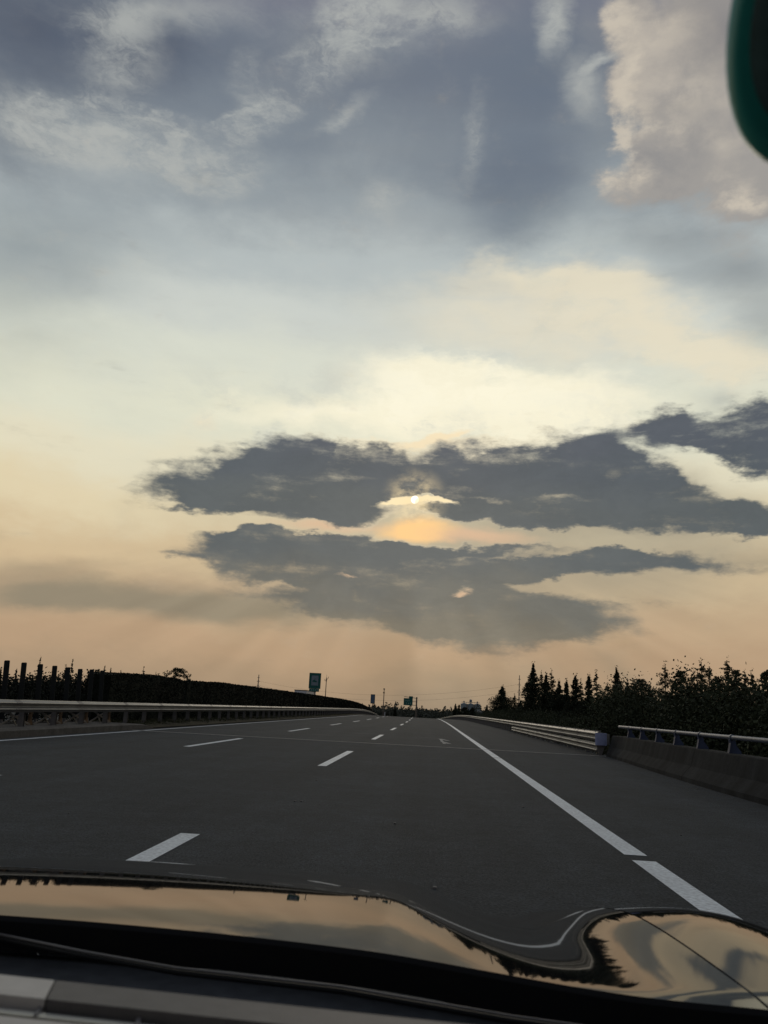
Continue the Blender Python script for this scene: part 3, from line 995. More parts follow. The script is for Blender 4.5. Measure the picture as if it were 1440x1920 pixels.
# right-hand row: (px, py of the tip, half-width in px, kind, distance line X, words)
row = [
    (913, 1322, 5, 'spire', 17, 'small dark pointed conifer just left of the broad pyramid-shaped one'),
    (942, 1284, 15, 'spire', 17, 'broad pyramid-shaped dark conifer standing alone beside the small silo'),
    (965, 1300, 7, 'feather', 18, 'short thin tree in the gap between the lone conifer and the tall group'),
    (976, 1312, 9, 'spire', 15, 'low dark tree at the foot of the far lattice pylon'),
    (988, 1277, 10, 'feather', 17, 'loose tree leaning on the tall narrow spire from its far side'),
    (1000, 1238, 12, 'spire', 15, 'tallest narrow spire tree at the start of the row beyond the right guardrail'),
    (1015, 1257, 6, 'feather', 18, 'thin wispy tree tip close after the tallest spire'),
    (1024, 1258, 11, 'spire', 15, 'dense pointed conifer second after the tallest spire'),
    (1034, 1253, 8, 'feather', 17, 'thin tip of a sparse conifer above the dense group'),
    (1048, 1272, 13, 'spire', 15, 'blunt dense conifer in the middle of the dark group'),
    (1062, 1271, 10, 'spire', 16, 'short two-tipped conifer with gaps between its branches'),
    (1079, 1262, 14, 'spire', 15, 'full rounded-cone conifer in the middle of the right-hand row'),
    (1089, 1272, 9, 'feather', 17, 'small ragged tip at the shoulder of the rounded-cone conifer'),
    (1104, 1261, 11, 'spire', 15, 'dark narrow conifer paired with a wispier one'),
    (1118, 1255, 10, 'feather', 16, 'wispy tall conifer right beside a dark narrow one'),
    (1138, 1279, 12, 'feather', 16, 'low feathery tree in the dip before the fork-topped cypress'),
    (1156, 1247, 14, 'spire', 15, 'dark fork-topped cypress above the near end of the guardrail'),
    (1176, 1272, 11, 'spire', 16, 'short dark tree close behind the fork-topped cypress'),
    (1201, 1269, 20, 'round', 15, 'round bushy tree over the first blue uprights of the parapet'),
    (1218, 1278, 14, 'feather', 14, 'low feathery tree next to the round bushy one'),
    (1246, 1238, 18, 'feather', 14, 'tall feathery tree with a bent tip above the parapet'),
    (1275, 1252, 20, 'round', 15, 'broad bushy tree between two feathery tips'),
    (1300, 1256, 14, 'feather', 16, 'slim feathery tree just before the twin-tipped one'),
    (1314, 1232, 20, 'feather', 14, 'tall twin-tipped feathery tree, higher of its two tips'),
    (1328, 1241, 16, 'feather', 15, 'lower tip beside the tall twin-tipped feathery tree'),
    (1345, 1262, 16, 'round', 16, 'low bushy crown in the dip of the feathery trees'),
    (1364, 1229, 20, 'feather', 14, 'tallest feathery tree near the right end of the row'),
    (1380, 1250, 16, 'round', 15, 'bushy crown leaning on the tallest feathery tree'),
    (1396, 1251, 14, 'feather', 14, 'slender feathery tree, second from the right end'),
    (1410, 1252, 14, 'feather', 15, 'small feathery tip between two darker crowns at the right'),
    (1436, 1252, 20, 'round', 14, 'dark bushy tree at the right edge of the view'),
    (1466, 1240, 20, 'feather', 14, 'feathery tree just past the right edge of the view'),
    (1500, 1236, 24, 'feather', 14, 'tall feathery tree beyond the right edge of the view'),
]
for i, (px, py, hw, kind, X, lab) in enumerate(row):
    p = at_x(px, py, X)
    rad = hw / FPX * p.length * (2.5 if kind == 'spire' else 2.0 if kind == 'feather' else 1.35)
    near = p.y < 75
    lf = {'spire': .20, 'feather': .15, 'round': .15}[kind] * (1.0 if not near else .72) * (.75 + p.y / 260)
    tree({'spire': 'conifer', 'feather': 'feathery_tree', 'round': 'bushy_tree'}[kind], lab, 'tree', (p.x, p.y, GZ), p.z, rad, kind, 100 + i,
         dens=(3.6 if kind == 'spire' else 3.4 if kind == 'feather' else 4.2) * (1.7 if near else 1), leaf=lf,
         m={'spire': 'leaf_dark', 'feather': 'leaf_warm', 'round': 'leaf_mid'}[kind], group='trees beyond the right-hand rail', bare=.05)


def shrub_mass(name, boxes, size, m, seed):
    """Continuous undergrowth nobody could count: boxes of (x, y, z0, rx, ry, h, n)."""
    rng = np.random.default_rng(seed)
    al = []
    for (x, y, z0, rx, ry, h, n) in boxes:
        k = max(4, n // 16)
        a = rng.uniform(0, 6.283, k); q = rng.uniform(0, 1, k) ** .4; t = rng.uniform(0, 1, k)
        pr = np.sqrt(np.clip(1 - t ** 3, .02, 1))
        c = np.stack([x + rx * pr * q * np.cos(a), y + ry * pr * q * np.sin(a), z0 + h * t], 1)
        pts = np.repeat(c, 16, 0) + rng.normal(size=(k * 16, 3)) * np.array([rx, ry, h]) * .09
        al.append(pts)
    pts = np.concatenate(al)
    return link(name, leaf_mesh(name, leaves(pts, size, rng, .6), m))


rnd = random.Random(5)
bx = []
y = 22.0
while y < 210:
    X = 12.3 + rnd.uniform(-.6, .8) + (0 if y < 60 else 1.2)
    w = 1.8 + y * .012
    if y < 62:
        top = 2.3 + rnd.uniform(-.5, .5)
    elif y < 100:
        top = .9 + rnd.uniform(-.5, .5)
    else:
        top = .9 + rnd.uniform(-.4, .5)
    bx.append((X, y, GZ, w, w * 1.05, top - GZ, 9000 if y < 70 else 4000))
    y += w * .95
stuff(shrub_mass('undergrowth', bx, .15, 'leaf_mid', 21))
# second rank closes the view between the trunks
bx = []
y = 28.0
while y < 230:
    w = 2.6 + y * .01
    top = (2.4 if y < 70 else 2.2 if y < 120 else 1.9) + rnd.uniform(-.5, .5)
    bx.append((18.5 + rnd.uniform(-1, 1), y, GZ, w, w, top - GZ, 3000))
    y += w
stuff(shrub_mass('undergrowth', bx, .3, 'leaf_dark', 22))

# left-hand trees beyond the far carriageway
left = [
    (3, 1249, 9, 'spire', 'pointed tree behind the first board at the left edge'),
    (32, 1252, 10, 'spire', 'pointed dark tree between the first two boards'),
    (59, 1262, 9, 'round', 'low leafy tip in the gap before the third board'),
    (77, 1230, 8, 'feather', 'tall thin tree tip rising above the third board'),
    (95, 1263, 11, 'round', 'low leafy crown between the third and fourth boards'),
    (110, 1262, 8, 'feather', 'small sparse tree between the fourth and fifth boards'),
    (124, 1244, 8, 'feather', 'thin tree tip just before the fifth board'),
    (137, 1235, 7, 'feather', 'highest thin tree tip of the left-hand trees, by the fifth board'),
    (144, 1260, 10, 'round', 'dark leafy crown beside the sixth board'),
    (167, 1262, 9, 'spire', 'short pointed tree between the sixth and seventh boards'),
    (184, 1251, 12, 'round', 'round open crown between the last two boards'),
    (197, 1246, 7, 'feather', 'narrow tree tip above the last board'),
    (208, 1252, 7, 'spire', 'narrow dark tree right before the hedge begins'),
    (227, 1255, 6, 'feather', 'faint small tip over the start of the hedge'),
    (270, 1250, 8, 'feather', 'single leafy shoot above the tall part of the hedge'),
    (293, 1258, 6, 'spire', 'small pointed tip beside the single shoot above the hedge'),
    (302, 1266, 5, 'feather', 'lowest tip showing above the hedge before the spreading tree'),
    (334, 1251, 25, 'round', 'spreading broadleaf tree with open branches above the hedge'),
]
for i, (px, py, hw, kind, lab) in enumerate(left):
    p = at_x(px, py, -31 - (i % 3))
    rad = hw / FPX * p.length * 1.3
    tree({'spire': 'conifer', 'feather': 'slender_tree', 'round': 'broadleaf_tree'}[kind], lab, 'tree', (p.x, p.y, GZ), p.z, rad, kind, 300 + i,
         dens=1.9 if px != 334 else 4.5, leaf=.15 if px != 334 else .2, m='leaf_mid' if kind == 'round' else 'leaf_dark', group='trees beyond the far carriageway', bare=.05)
bx = []
for k in range(13):
    px = -40 + k * 18.5
    p = at_x(px, 1289 + rnd.uniform(-5, 4) - px * .02, -29.5)
    bx.append((p.x, p.y, GZ, 2.4, 2.6, p.z - GZ, 6000))
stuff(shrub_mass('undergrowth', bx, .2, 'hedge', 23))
# low planting on the median beside the boards
bx = []
y = 20.5
while y < 31:
    bx.append((-12.55, y, .15, .3, .7, 1.0 + rnd.uniform(-.25, .15), 700))
    y += .8
stuff(shrub_mass('median_planting', bx, .09, 'hedge', 24))


def hedge(name, label, segs, seed):
    """Clipped hedge: a dark inner body with leaves standing on its faces. segs: (y, x0, x1, top)."""
    rng = np.random.default_rng(seed)
    t = thing(name, label, 'hedge')
    b = MB()
    b.loft([[on_road(x0 + .1, y, .1), on_road(x1 - .1, y, .1), on_road(x1 - .1, y, h - .035), on_road(x0 + .1, y, h - .035)] for y, x0, x1, h in segs])
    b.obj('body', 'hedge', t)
    al, sz = [], []
    for (ya, a0, a1, ha), (yb, b0, b1, hb) in zip(segs[:-1], segs[1:]):
        Ls = yb - ya
        d = max(40, 1700 / (1 + (ya / 22) ** 1.6))
        n = int(Ls * d * 1.6)
        q = rng.uniform(0, 1, n)
        y = ya + q * Ls
        x1 = a1 + (b1 - a1) * q; x0 = a0 + (b0 - a0) * q; h = ha + (hb - ha) * q
        side = rng.uniform(0, 1, n)
        lump = .05 * np.sin(y * 2.3) + .04 * np.sin(y * 5.1 + 1) + .03 * np.sin(y * .9)
        onside = side < .62
        x = np.where(onside, x1 + lump * .6 + rng.normal(size=n) * .035, x0 + (x1 - x0) * rng.uniform(0, 1, n))
        z = np.where(onside, .12 + (h - .14) * rng.uniform(0, 1, n), h + lump * .45 - .01 - np.abs(rng.normal(size=n)) * .03)
        # round the shoulder
        edge = np.clip((x - (x1 - .12)) / .12, 0, 1)
        z = np.where(~onside, z - edge ** 2 * .08, z)
        px_ = x + np.array([cx(v) for v in y]); pz = z + np.array([cz(v) for v in y])
        al.append(np.stack([px_, y, pz], 1)); sz.append(np.full(n, .035 + ya * .0009))
    # near end face
    y0, a0, a1, h0 = segs[0]
    n = 900
    al.append(np.stack([rng.uniform(a0, a1, n), y0 + rng.normal(size=n) * .04, .1 + (h0 - .1) * rng.uniform(0, 1, n)], 1)); sz.append(np.full(n, .08))
    pts, s = np.concatenate(al), np.concatenate(sz)
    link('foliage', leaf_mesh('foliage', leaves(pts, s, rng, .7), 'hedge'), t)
    return t


def tops(pxs, X):
    o = []
    for px, py in pxs:
        p = at_x(px, py, X)
        o.append((p.y, X - 1.1, X, p.z - cz(p.y)))
    return o


sa = tops([(214, 1264), (232, 1261), (262, 1264), (300, 1267), (330, 1271), (352, 1276)], -11.7)
hedge('hedge', 'tall clipped dark hedge block that begins the planting on the median', sa, 41)
sb_ = tops([(356, 1278), (420, 1280), (480, 1288), (540, 1296), (600, 1304)], -12)
yl = sb_[-1][0]
for y in range(100, 340, 12):
    if y > yl:
        sb_.append((y, -13.1, -12, 2.1))
hedge('hedge', 'long lower clipped hedge running on along the median over the crest', sb_, 42)

# weeds at the foot of the left rail and rough grass behind the right one
rng = np.random.default_rng(77)
n = 16000
y = 29.5 + 90 * rng.uniform(0, 1, n) ** 1.5
x = rng.uniform(-12, -10.15, n)
pts = np.stack([x + np.array([cx(v) for v in y]), y, .1 + np.abs(rng.normal(size=n)) * .07], 1)
stuff(link('weeds', leaf_mesh('weeds', leaves(pts, .09, rng, .3), 'leaf_warm')))
n = 14000
y = 29 + 110 * rng.uniform(0, 1, n) ** 1.4
x = rng.uniform(5.75, 7.6, n)
pts = np.stack([x + np.array([cx(v) for v in y]), y, np.abs(rng.normal(size=n)) * .12 - .08], 1)
stuff(link('weeds', leaf_mesh('weeds', leaves(pts, .12, rng, .3), 'leaf_warm')))

# ------------------------------------------------------------------ far woods, one mass on the horizon
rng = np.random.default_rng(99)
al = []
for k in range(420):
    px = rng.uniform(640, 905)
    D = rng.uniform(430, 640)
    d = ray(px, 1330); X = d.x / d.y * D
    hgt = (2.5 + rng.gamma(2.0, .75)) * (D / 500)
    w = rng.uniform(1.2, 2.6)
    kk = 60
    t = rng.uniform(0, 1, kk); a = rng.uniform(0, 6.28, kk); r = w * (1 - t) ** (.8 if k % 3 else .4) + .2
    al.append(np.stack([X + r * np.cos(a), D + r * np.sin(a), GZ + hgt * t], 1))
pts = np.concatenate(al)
stuff(link('far_woods', leaf_mesh('far_woods', leaves(pts, 1.0, rng, .8), 'leaf_hazed')))
for i, (px, py, hw, D, lab) in enumerate([
        (741, 1328, 3, 420, 'tiny pointed tree on the horizon between the thin mast and the direction sign'),
        (854, 1320, 5, 330, 'dark tree left of the silos, nearest to the road'),
        (861, 1322, 5, 335, 'second dark tree left of the silos'),
        (872, 1326, 6, 330, 'dark tree in front of the silos at their left part'),
        (885, 1327, 6, 325, 'dark rounded tree in front of the middle of the silos')]):
    p = at_y(px, py, D)
    tree('far_tree', lab, 'tree', (p.x, p.y, GZ), p.z, hw / FPX * D * 1.3, 'spire' if i < 3 else 'round', 500 + i, dens=1.0, leaf=.7, m='leaf_dark',
         group='far trees near the horizon', bare=.02)

# ------------------------------------------------------------------ silos and shed
D = 690
c = at_y(882, 1337, D)
si = thing('grain_silo', 'blue-grey cluster of grain silos with a conveyor on top, rising behind far trees', 'silo', (c.x, D, GZ))
zt = at_y(882, 1320.5, D).z - GZ
for x in (-5.4, 0, 5.4):
    b = MB()
    n = 20
    prof = [(2.68, 0), (2.68, zt), (2.72, zt + .05), (.6, zt + .8), (.45, zt + 1.0), (.01, zt + 1.1)]
    b.loft([[(x + r * math.cos(2 * math.pi * k / n), r * math.sin(2 * math.pi * k / n), z) for k in range(n)] for r, z in prof])
    b.obj('silo_bin', 'silo', si, smooth=False)
b = MB().box(-7.4, 7.4, -.35, .35, zt + 1.25, zt + 1.6)
for x in np.linspace(-6.8, 6.8, 9):
    b.box(x - .08, x + .08, -.3, .3, zt + .5 if abs(x) % 5.4 > 2 else zt + 1.11, zt + 1.245)
b.obj('conveyor', 'silo', si)
MB().box(-1.0, 1.0, -1.0, 1.0, zt + 1.61, zt + 3.2).loft([[(-1.2, -1.2, zt + 3.2), (1.2, -1.2, zt + 3.2), (1.2, 1.2, zt + 3.2), (-1.2, 1.2, zt + 3.2)],
                                                        [(-.1, -.1, zt + 3.9), (.1, -.1, zt + 3.9), (.1, .1, zt + 3.9), (-.1, .1, zt + 3.9)]]).obj('head_house', 'silo', si)
for x in (-5.4, 5.4):
    MB().box(x - .5, x + .5, -.5, .5, zt + 1.61, zt + 2.4).obj('vent_housing', 'silo', si)
c = at_y(904, 1340, 560)
sh = thing('shed', 'low pale shed to the right of the silos', 'building', (c.x, 560, GZ))
MB().box(-3.0, 2.6, -3, 3, 0, 5.0).obj('wall', 'silo', sh)
MB().loft([[(-3.3, -3.2, 5.0), (2.9, -3.2, 5.0), (2.9, 3.2, 5.0), (-3.3, 3.2, 5.0)], [(-3.2, -.1, 6.0), (2.8, -.1, 6.0), (2.8, .1, 6.0), (-3.2, .1, 6.0)]]).obj('roof', 'galv_dull', sh)

# ------------------------------------------------------------------ signs, masts, pylons
def disp(mb, name, m, par):
    return mb.obj(name, m, par)


D = 92
tl, br = at_y(580.5, 1262, D), at_y(601.5, 1291.5, D)
w = (at_y(601, 1276, D) - at_y(579, 1276, D)).length
h = (at_y(590, 1262, D) - at_y(590, 1291.5, D)).length
c = at_y(590.5, 1276.5, D)
sg = thing('tourist_sign', 'tall teal-bordered sign with a boat-like picture on a pale panel above the hedge', 'sign', (c.x, D, cz(D)))
zc = c.z - cz(D)
MB().box(-w / 2, w / 2, -.03, .03, zc - h / 2, zc + h / 2).obj('board', 'sign_green', sg)
MB().box(-w * .29, w * .29, -.042, -.031, zc - h * .30, zc + h * .33).obj('panel', 'sign_face', sg)
q = MB()
q.add([(-w * .24, -.05, zc - .04), (-w * .1, -.05, zc + .10), (w * .06, -.05, zc + .03), (w * .24, -.05, zc - .12), (w * .1, -.05, zc - .16), (-w * .2, -.05, zc - .12)], [(0, 5, 4, 3, 2, 1)])
q.box(-.02, .02, -.052, -.044, zc + .09, zc + .30)
q.obj('picture', 'sign_green', sg)
MB().box(-w * .44, w * .40, -.03, .03, zc - h / 2 - .32, zc - h / 2 - .005).obj('name_plate', 'sign_green', sg)
q = MB()
for i in range(4):
    x = -w * .30 + i * w * .17
    z = zc - h / 2 - .16
    q.box(x, x + w * .11, -.036, -.031, z - .05, z - .03)
    q.box(x, x + w * .11, -.036, -.031, z + .05, z + .07)
    q.box(x + w * .045, x + w * .065, -.036, -.031, z - .029, z + .049)
q.obj('lettering', 'sign_white', sg)
MB().tube([(0.05, .07, -.3), (0.05, .07, zc + h * .35)], .055, 8).obj('pole', 'pole', sg)

D = 170
c = at_y(699, 1310.5, D)
sg = thing('road_sign', 'small upright blue-grey sign beside the thin mast at the end of the hedge', 'sign', (c.x, D, cz(D)))
zc = c.z - cz(D)
w, h = 8 / FPX * D, 16.5 / FPX * D
MB().box(-w / 2, w / 2, -.03, .03, zc - h / 2, zc + h / 2).obj('board', 'sign_dark', sg)
MB().box(-w * .40, w * .40, -.045, -.031, zc - h * .44, zc + h * .44).obj('panel', 'sign_blue', sg)
MB().tube([(0, .08, -.3), (0, .08, zc + h * .3)], .06, 8).obj('pole', 'pole', sg)


def mast(px, py_top, D, label, kind):
    p = at_y(px, py_top, D)
    t = thing('mast', label, 'mast', (p.x, D, -1.0))
    H = p.z + 1.0
    rad = .9 / FPX * D
    MB().tube([(0, 0, 0), (0, 0, H * .97)], [rad * 1.1, rad * .7], 8).obj('shaft', 'pole', t)
    u = D / FPX
    if kind == 0:
        MB().tube([(0, 0, H * .97), (0, 0, H + 3 * u)], rad * .25, 5).obj('aerial', 'pole', t)
        MB().tube([(0, 0, H - 5.5 * u), (1.6 * u, 0, H - 5.2 * u), (2.8 * u, 0, H - 3.6 * u), (3.4 * u, 0, H - .6 * u)], rad * .5, 6).obj('arm', 'pole', t)
        MB().tube([(0, 0, H - 8.5 * u), (-2.6 * u, 0, H - 8.5 * u), (-2.9 * u, 0, H - 5.0 * u)], rad * .5, 6).obj('arm', 'pole', t)
        MB().box(-.9 * u, .9 * u, -.4 * u, .4 * u, H - 9 * u, H - 5 * u).obj('equipment_box', 'galv_dull', t)
    else:
        MB().box(-1.5 * u, 1.3 * u, -u * .6, u * .6, H - 2.6 * u, H - .2 * u).obj('camera_housing', 'galv_dull', t)
        MB().tube([(-.3 * u, 0, H - 9.5 * u), (-1.5 * u, 0, H - 8.2 * u), (-.3 * u, 0, H - 6 * u), (1.5 * u, 0, H - 8.2 * u), (-.3 * u, 0, H - 9.6 * u)], .55 * u, 6).obj('equipment_box', 'rusty', t)
    return t


mast(612.5, 1268, 150, 'thin brown mast with two bent arms right of the tall teal sign', 0)
mast(720.5, 1290.5, 230, 'thin mast with a camera head standing alone before the direction sign', 1)

p = at_y(721.5, 1335, 150)
bo = thing('marker_post', 'tiny white marker post at the road crest under the camera mast', 'post', (p.x, 150, cz(150)))
MB().tube([(0, 0, 0), (0, 0, p.z - cz(150))], .09, 8).obj('shaft', 'white', bo)
MB().tube([(0, 0, p.z - cz(150) + .002), (0, 0, p.z - cz(150) + .06)], [.1, .05], 8).obj('cap', 'roof_dark', bo)

# direction sign on three arms
D = 330
c = at_y(780.5, 1330, D)
gs = thing('direction_sign', 'dark green direction board held out on three arms from a post over the far road', 'sign', (c.x, D, -3.4))
u = D / FPX
zz = lambda py: at_y(780, py, D).z + 3.4
MB().tube([(0, 0, 0), (0, 0, zz(1307))], [1.5 * u, 1.2 * u], 8).obj('post', 'pole', gs)
for py in (1309.5, 1316, 1322.5):
    b = MB().bar((1.6 * u, 0, zz(py)), (-23 * u, 0, zz(py) + (.5 if py < 1312 else 0)), .9 * u, .9 * u)
    b.obj('arm', 'pole', gs)
MB().box(-23.6 * u, -7.2 * u, -.55 * u, -.32 * u, zz(1323.3), zz(1310.0)).obj('board', 'sign_green', gs)
MB().box(-14 * u, -7.0 * u, -.90 * u, -.60 * u, zz(1310.6), zz(1306)).obj('top_board', 'sign_green', gs)
q = MB()
for (x, z0, z1) in ((-20, 1315, 1313.2), (-17, 1316, 1313.6), (-14.5, 1315, 1313), (-19, 1320, 1318), (-15.5, 1320.4, 1318.6), (-12, 1320, 1318)):
    q.box(x * u, (x + .35) * u, -.62 * u, -.56 * u, zz(z0), zz(z1))
    q.box((x + .36) * u, (x + 1.6) * u, -.62 * u, -.56 * u, zz(z0 - .4), zz(z0 - .8))
    q.box((x + .9) * u, (x + 1.2) * u, -.66 * u, -.625 * u, zz(z0 + .1), zz(z1))
q.obj('lettering', 'sign_white', gs)


def pylon(px, py, D, label):
    p = at_y(px, py, D)
    t = thing('pylon', label, 'pylon', (p.x, D, GZ))
    H = p.z - GZ
    u = D / FPX
    b = MB()
    w0, w1 = 3.4 * u * .8, .35 * u

    def wd(s):
        return w0 + (w1 - w0) * min(1, s * 1.25)
    th = .45 * u
    lv = [0, .16, .3, .42, .53, .62, .7, .78, .86, .93, 1.0]
    for sx in (-1, 1):
        for sy in (-1, 1):
            for a, c2 in zip(lv[:-1], lv[1:]):
                b.bar((sx * wd(a), sy * wd(a), H * a), (sx * wd(c2), sy * wd(c2), H * c2), th, th)
    for a, c2 in zip(lv[:-1], lv[1:]):
        for sy in (-1, 1):
            b.bar((-wd(a), sy * wd(a), H * a), (wd(c2), sy * wd(c2), H * c2), th * .6, th * .6)
            b.bar((wd(a), sy * wd(a) * .98, H * a), (-wd(c2), sy * wd(c2) * .98, H * c2), th * .6, th * .6)
    b.obj('tower', 'galv_dull', t)
    for s, l in ((.62, 3.6), (.78, 3.0), (.9, 2.2)):
        MB().bar((-l * u, 0, H * s), (l * u, 0, H * s), th * 1.1, th * 1.1).bar((-l * u, 0, H * s), (0, 0, H * (s + .04)), th * .7, th * .7).bar((l * u, 0, H * s), (0, 0, H * (s + .04)), th * .7, th * .7).obj('crossarm', 'galv_dull', t)
    return p, H


pa, Ha = pylon(485.5, 1265, 800, 'small lattice pylon far off above the hedge, left of the teal sign')
pb, Hb = pylon(974, 1266, 700, 'lattice pylon far off beside the tall conifer spires')
for k, fz in enumerate((.80, .66)):
    q = MB()
    a = Vector((pa.x, 800, GZ + Ha * fz)); c = Vector((pb.x, 700, GZ + Hb * fz))
    q.tube([a.lerp(c, i / 24) - Vector((0, 0, 11 * 4 * (i / 24) * (1 - i / 24))) for i in range(25)], .045, 4)
    o = q.obj('power_line', 'pole')
    tag(o, ('upper' if k == 0 else 'lower') + ' faint power line sagging between the two far lattice pylons', 'power line', 'power lines between the pylons')

# lorry on the far carriageway
D = 165
c = at_y(559.5, 1296, D)
tk = thing('lorry', 'white box lorry, dark roof edge, showing over the hedge left of the teal sign', 'lorry', (c.x, D, cz(D)), R(-4))
zt = c.z - cz(D) + .15
MB().box(-1.22, 1.22, 1.9, 11, 1.0, zt).obj('cargo_box', 'white', tk)
MB().box(-1.26, 1.26, 1.86, 11.04, zt + .003, zt + .16).obj('roof_edge', 'roof_dark', tk)
cabz = zt - .75
MB().loft([[(-1.15, -.1, .55), (1.15, -.1, .55), (1.15, 1.75, .55), (-1.15, 1.75, .55)], [(-1.15, -.1, 1.5), (1.15, -.1, 1.5), (1.15, 1.75, 1.5), (-1.15, 1.75, 1.5)],
           [(-1.08, .35, cabz), (1.08, .35, cabz), (1.08, 1.75, cabz), (-1.08, 1.75, cabz)]]).obj('cab', 'white', tk)
MB().add([(-1.0, -.095, 1.6), (1.0, -.095, 1.6), (.95, .27, cabz - .25), (-.95, .27, cabz - .25)], [(0, 1, 2, 3)]).obj('windscreen', 'glass_dark', tk)
MB().box(-.5, .5, 1.7, 10.8, .6, .99).obj('chassis', 'rubber', tk)
wm = MB().tube([(-.14, 0, 0), (.14, 0, 0)], .48, 16).mesh('wheel', 'rubber')
for x in (-1.0, 1.0):
    for y in (.9, 7.6, 8.9):
        link('wheel', wm, tk, (x, y, .48))

# ------------------------------------------------------------------ the car we sit in
car = thing('car', 'glossy dark car seen from its passenger seat, bonnet and dashboard along the bottom', 'car')
XC = -.37                       # centre line of the car
SEAM = .285                     # bonnet edge


def rear(x):
    return .835 - .17 * (x - XC) ** 2


def sstep(a, b, v):
    t = min(1, max(0, (v - a) / (b - a)))
    return t * t * (3 - 2 * t)


def body_z(x, y):
    ax = abs(x - XC)
    s = max(0, y - .8)
    z = .942 - .053 * s - .070 * s * s
    if y > 1.95:
        z -= .9 * (y - 1.95) ** 2
    z -= .045 * ax ** 2                                             # crown across the car
    run = min(max(0, y - .72), .75)
    z -= .062 * sstep(.31, .52, ax) * (1 - .85 * sstep(.54, .66, ax)) * run   # hollow beside the wing
    z += (.012 + .020 * sstep(.7, 1.3, y)) * math.exp(-((ax - .76) / .12) ** 2)
    z -= .35 * max(0, ax - .78) ** 2
    z -= .10 * sstep(.48, .95, ax) * sstep(1.15, 2.0, y)
    return z


def sheet(x0, x1, nx, ny, name, yfar):
    b = MB()
    rows = []
    for j in range(ny + 1):
        r_ = []
        for i in range(nx + 1):
            x = x0 + (x1 - x0) * i / nx
            y = rear(x) + (yfar - rear(x)) * (j / ny)
            r_.append((x, y, body_z(x, y)))
        rows.append(r_)
    # rolled edge at the back and thickness below
    first = [(x, y - .004, z - .004) for x, y, z in rows[0]]
    lower = [(x, y - .002, z - .03) for x, y, z in rows[0]]
    b.loft(rows, cap=False, closed=False)
    o = b.obj(name, 'car_paint', car, smooth=True)
    MB().loft([lower, first, rows[0]], cap=False, closed=False).obj('panel_edge', 'gap', o)
    return o


sheet(XC - .655, SEAM - .0014, 90, 110, 'bonnet', 2.45)
sheet(SEAM + .0014, .62, 40, 110, 'wing', 2.45)
sheet(-1.36, XC - .66, 20, 60, 'wing', 2.45)
q = MB()
q.loft([[(SEAM - .008, y, body_z(SEAM, y) - .006), (SEAM + .008, y, body_z(SEAM, y) - .006)] for y in [rear(SEAM) + .02 * i for i in range(80)]], cap=False, closed=False)
q.obj('shut_line', 'gap', car)
# cowl and wiper
q = MB()
n = 50
ring = []
for i in range(n + 1):
    x = -1.2 + 1.75 * i / n
    yr = rear(x)
    ring.append([(x, yr + .01, .905 - .075 * (x - XC) ** 2), (x, yr - .07, .900 - .07 * (x - XC) ** 2), (x, yr - .12, .892 - .06 * (x - XC) ** 2),
                 (x, yr - .20, .90 - .05 * (x - XC) ** 2), (x, yr - .32, .93 - .05 * (x - XC) ** 2), (x, yr - .36, .80)])
q.loft(ring, cap=False, closed=False)
q.obj('cowl', 'black_plastic', car, smooth=True)
wp = MB()
P = [at_z(0, 1752, .925), at_z(160, 1785, .925), at_z(330, 1815, .925), at_z(640, 1850, .925), at_z(960, 1905, .92), at_z(1440, 1972, .92)]
wp.tube(P, [.0014, .0013, .0012, .0012, .001, .001], 6)
w_ = wp.obj('wiper', 'galv_dull', car, smooth=True)
wp = MB()
wp.tube([p + Vector((0, .0, -.0035)) for p in P], .0022, 6)
wp.obj('blade', 'black_rubber', w_, smooth=True)
q = MB()
a, c = at_z(138, 1724, .905), at_z(122, 1790, .905)
q.bar(a + Vector((0, 0, .004)), c + Vector((0, 0, .004)), .006, .004)
q.obj('cowl_seam', 'gap', car)
# windscreen, perfectly clear
q = MB()
ring = []
for i in range(n + 1):
    x = -1.12 + 1.55 * i / n
    d2 = (x - XC) ** 2
    ring.append([(x, rear(x) - .22, .915 - .05 * d2), (x, .30 - .2 * d2, 1.20), (x, .02 - .2 * d2, 1.47)])
q.loft(ring, cap=False, closed=False)
q.obj('windscreen', 'clear', car, smooth=True)
MB().box(-1.15, .42, -1.2, -.02, 1.475, 1.51).obj('roof', 'dash_pale', car)
# dashboard
DZ = 1.0


def dp(px, py, dz=0.0):
    return at_z(px, py, DZ + dz)


def dash_quad(a, b, z_up, depth, name, m, par=car):
    """a: two photo points of the far edge, b: two of the near edge; extended sideways."""
    A0, A1, B0, B1 = dp(*a[0]), dp(*a[1]), dp(*b[0]), dp(*b[1])
    q = MB()
    vs = [(v.x, v.y, DZ + z_up) for v in (A0, A1, B1, B0)] + [(v.x, v.y, DZ + z_up - depth) for v in (A0, A1, B1, B0)]
    q.add(vs, [(0, 3, 2, 1), (4, 5, 6, 7), (0, 1, 5, 4), (1, 2, 6, 5), (2, 3, 7, 6), (3, 0, 4, 7)])
    return q.obj(name, m, par)


dsh = link('dashboard', MB().box(-1.1, .42, .12, .50, .80, .975).mesh('dashboard', 'black_plastic'), car)


def ln(y0, s=.107):
    return lambda x: y0 + s * x


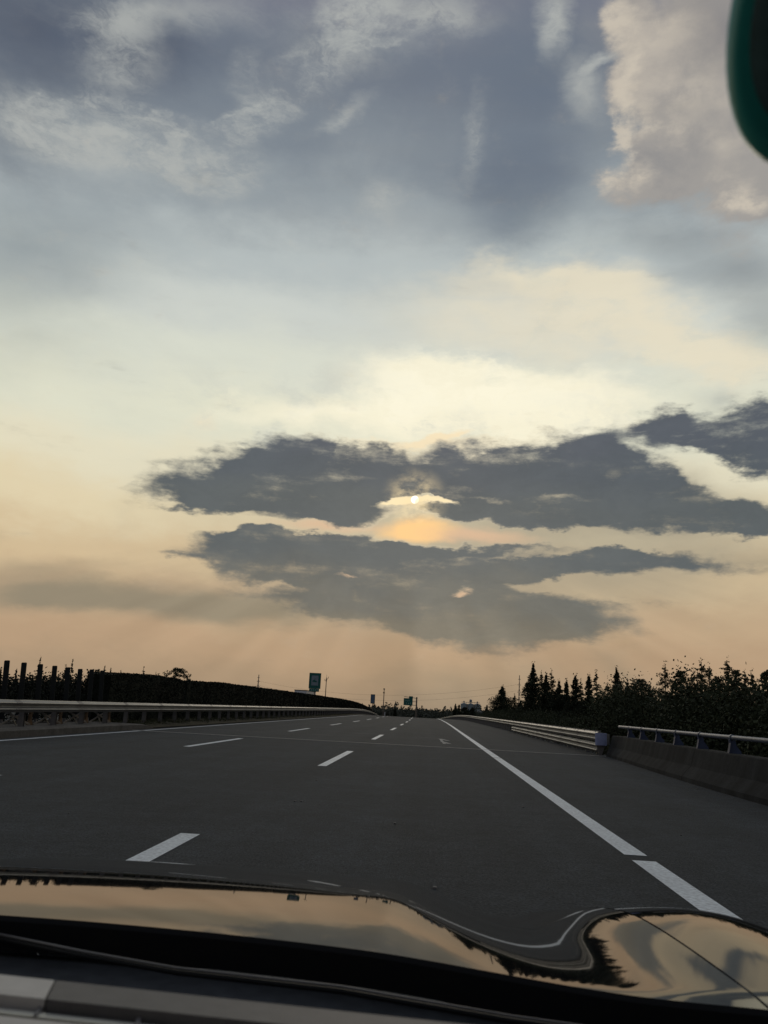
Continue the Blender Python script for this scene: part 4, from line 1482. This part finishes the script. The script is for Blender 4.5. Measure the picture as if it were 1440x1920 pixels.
# top panel: left pale piece, long grey piece (bands sloping like the photo)
f0, f1 = ln(1827), ln(1864)
dash_quad([(-300, f0(-300)), (102, f0(102))], [(-300, f1(-300)), (84, f1(84))], 0, .03, 'top_panel', 'dash_pale', dsh)['label'] = 'pale piece of the dashboard top at the left'
dash_quad([(106, f0(106)), (1500, f0(1500))], [(88, f1(88)), (1500, f1(1500))], 0, .03, 'top_panel', 'dash', dsh)
f2, f3 = ln(1873), ln(1882)
dash_quad([(-300, f2(-300)), (1500, f2(1500))], [(-300, f3(-300)), (1500, f3(1500))], -.004, .012, 'vent_bar', 'chrome', dsh)
f4, f5 = ln(1900), ln(1990)
dash_quad([(-300, f4(-300)), (1500, f4(1500))], [(-300, f5(-300)), (1500, f5(1500))], -.001, .03, 'lower_panel', 'dash_pale', dsh)
for (x0, x1) in ((80, 66), (262, 256), (470, 468)):
    a, c = dp(x0, f3(x0) - 4, -.005), dp(x1, f4(x1) + 2, -.005)
    MB().bar(a, c, .0022, .003).obj('vent_rib', 'galv_dull', dsh)

# ------------------------------------------------------------------ teal ornament close to the lens
D = .30
fw = ray(1541, 8)
oc = EYE + fw * D
orn = thing('hanging_ornament', 'out-of-focus dark teal oval ornament hanging at the upper right', 'ornament', oc)
orn.rotation_mode = 'QUATERNION'
ux = ray(1542, 20) - ray(1540, 20)
uy = ray(1541, 19) - ray(1541, 21)
ku, kv = ux.length / 2, uy.length / 2
ux.normalize(); uy = (uy - ux * uy.dot(ux)).normalized()
orn.rotation_quaternion = Matrix((ux, uy, ux.cross(uy))).transposed().to_quaternion()
A_, B_ = 176 * ku * D, 322 * kv * D
n = 48


def oval(s, z, p=2.0):
    o = []
    for k in range(n):
        t = 2 * math.pi * k / n
        c_, s_ = math.cos(t), math.sin(t)
        o.append((A_ * s * math.copysign(abs(c_) ** (2 / p), c_), B_ * s * math.copysign(abs(s_) ** (2 / p), s_), z))
    return o


MB().loft([oval(.74, -.004), oval(.97, -.003), oval(1.0, 0), oval(.97, .003), oval(.82, .006)]).obj('rim', 'teal', orn, smooth=True)  # edge split from the body to carry the painted backlight
MB().loft([oval(.0, .0080), oval(.4, .0078), oval(.7, .0066), oval(.80, .0042)], cap=False).obj('body', 'teal_dark', orn, smooth=True)
ctop = Vector((0, B_, 0))
MB().tube([(0, B_ - .002, 0), (0, B_ + .09, 0)], .0015, 6).obj('cord', 'black_rubber', orn)
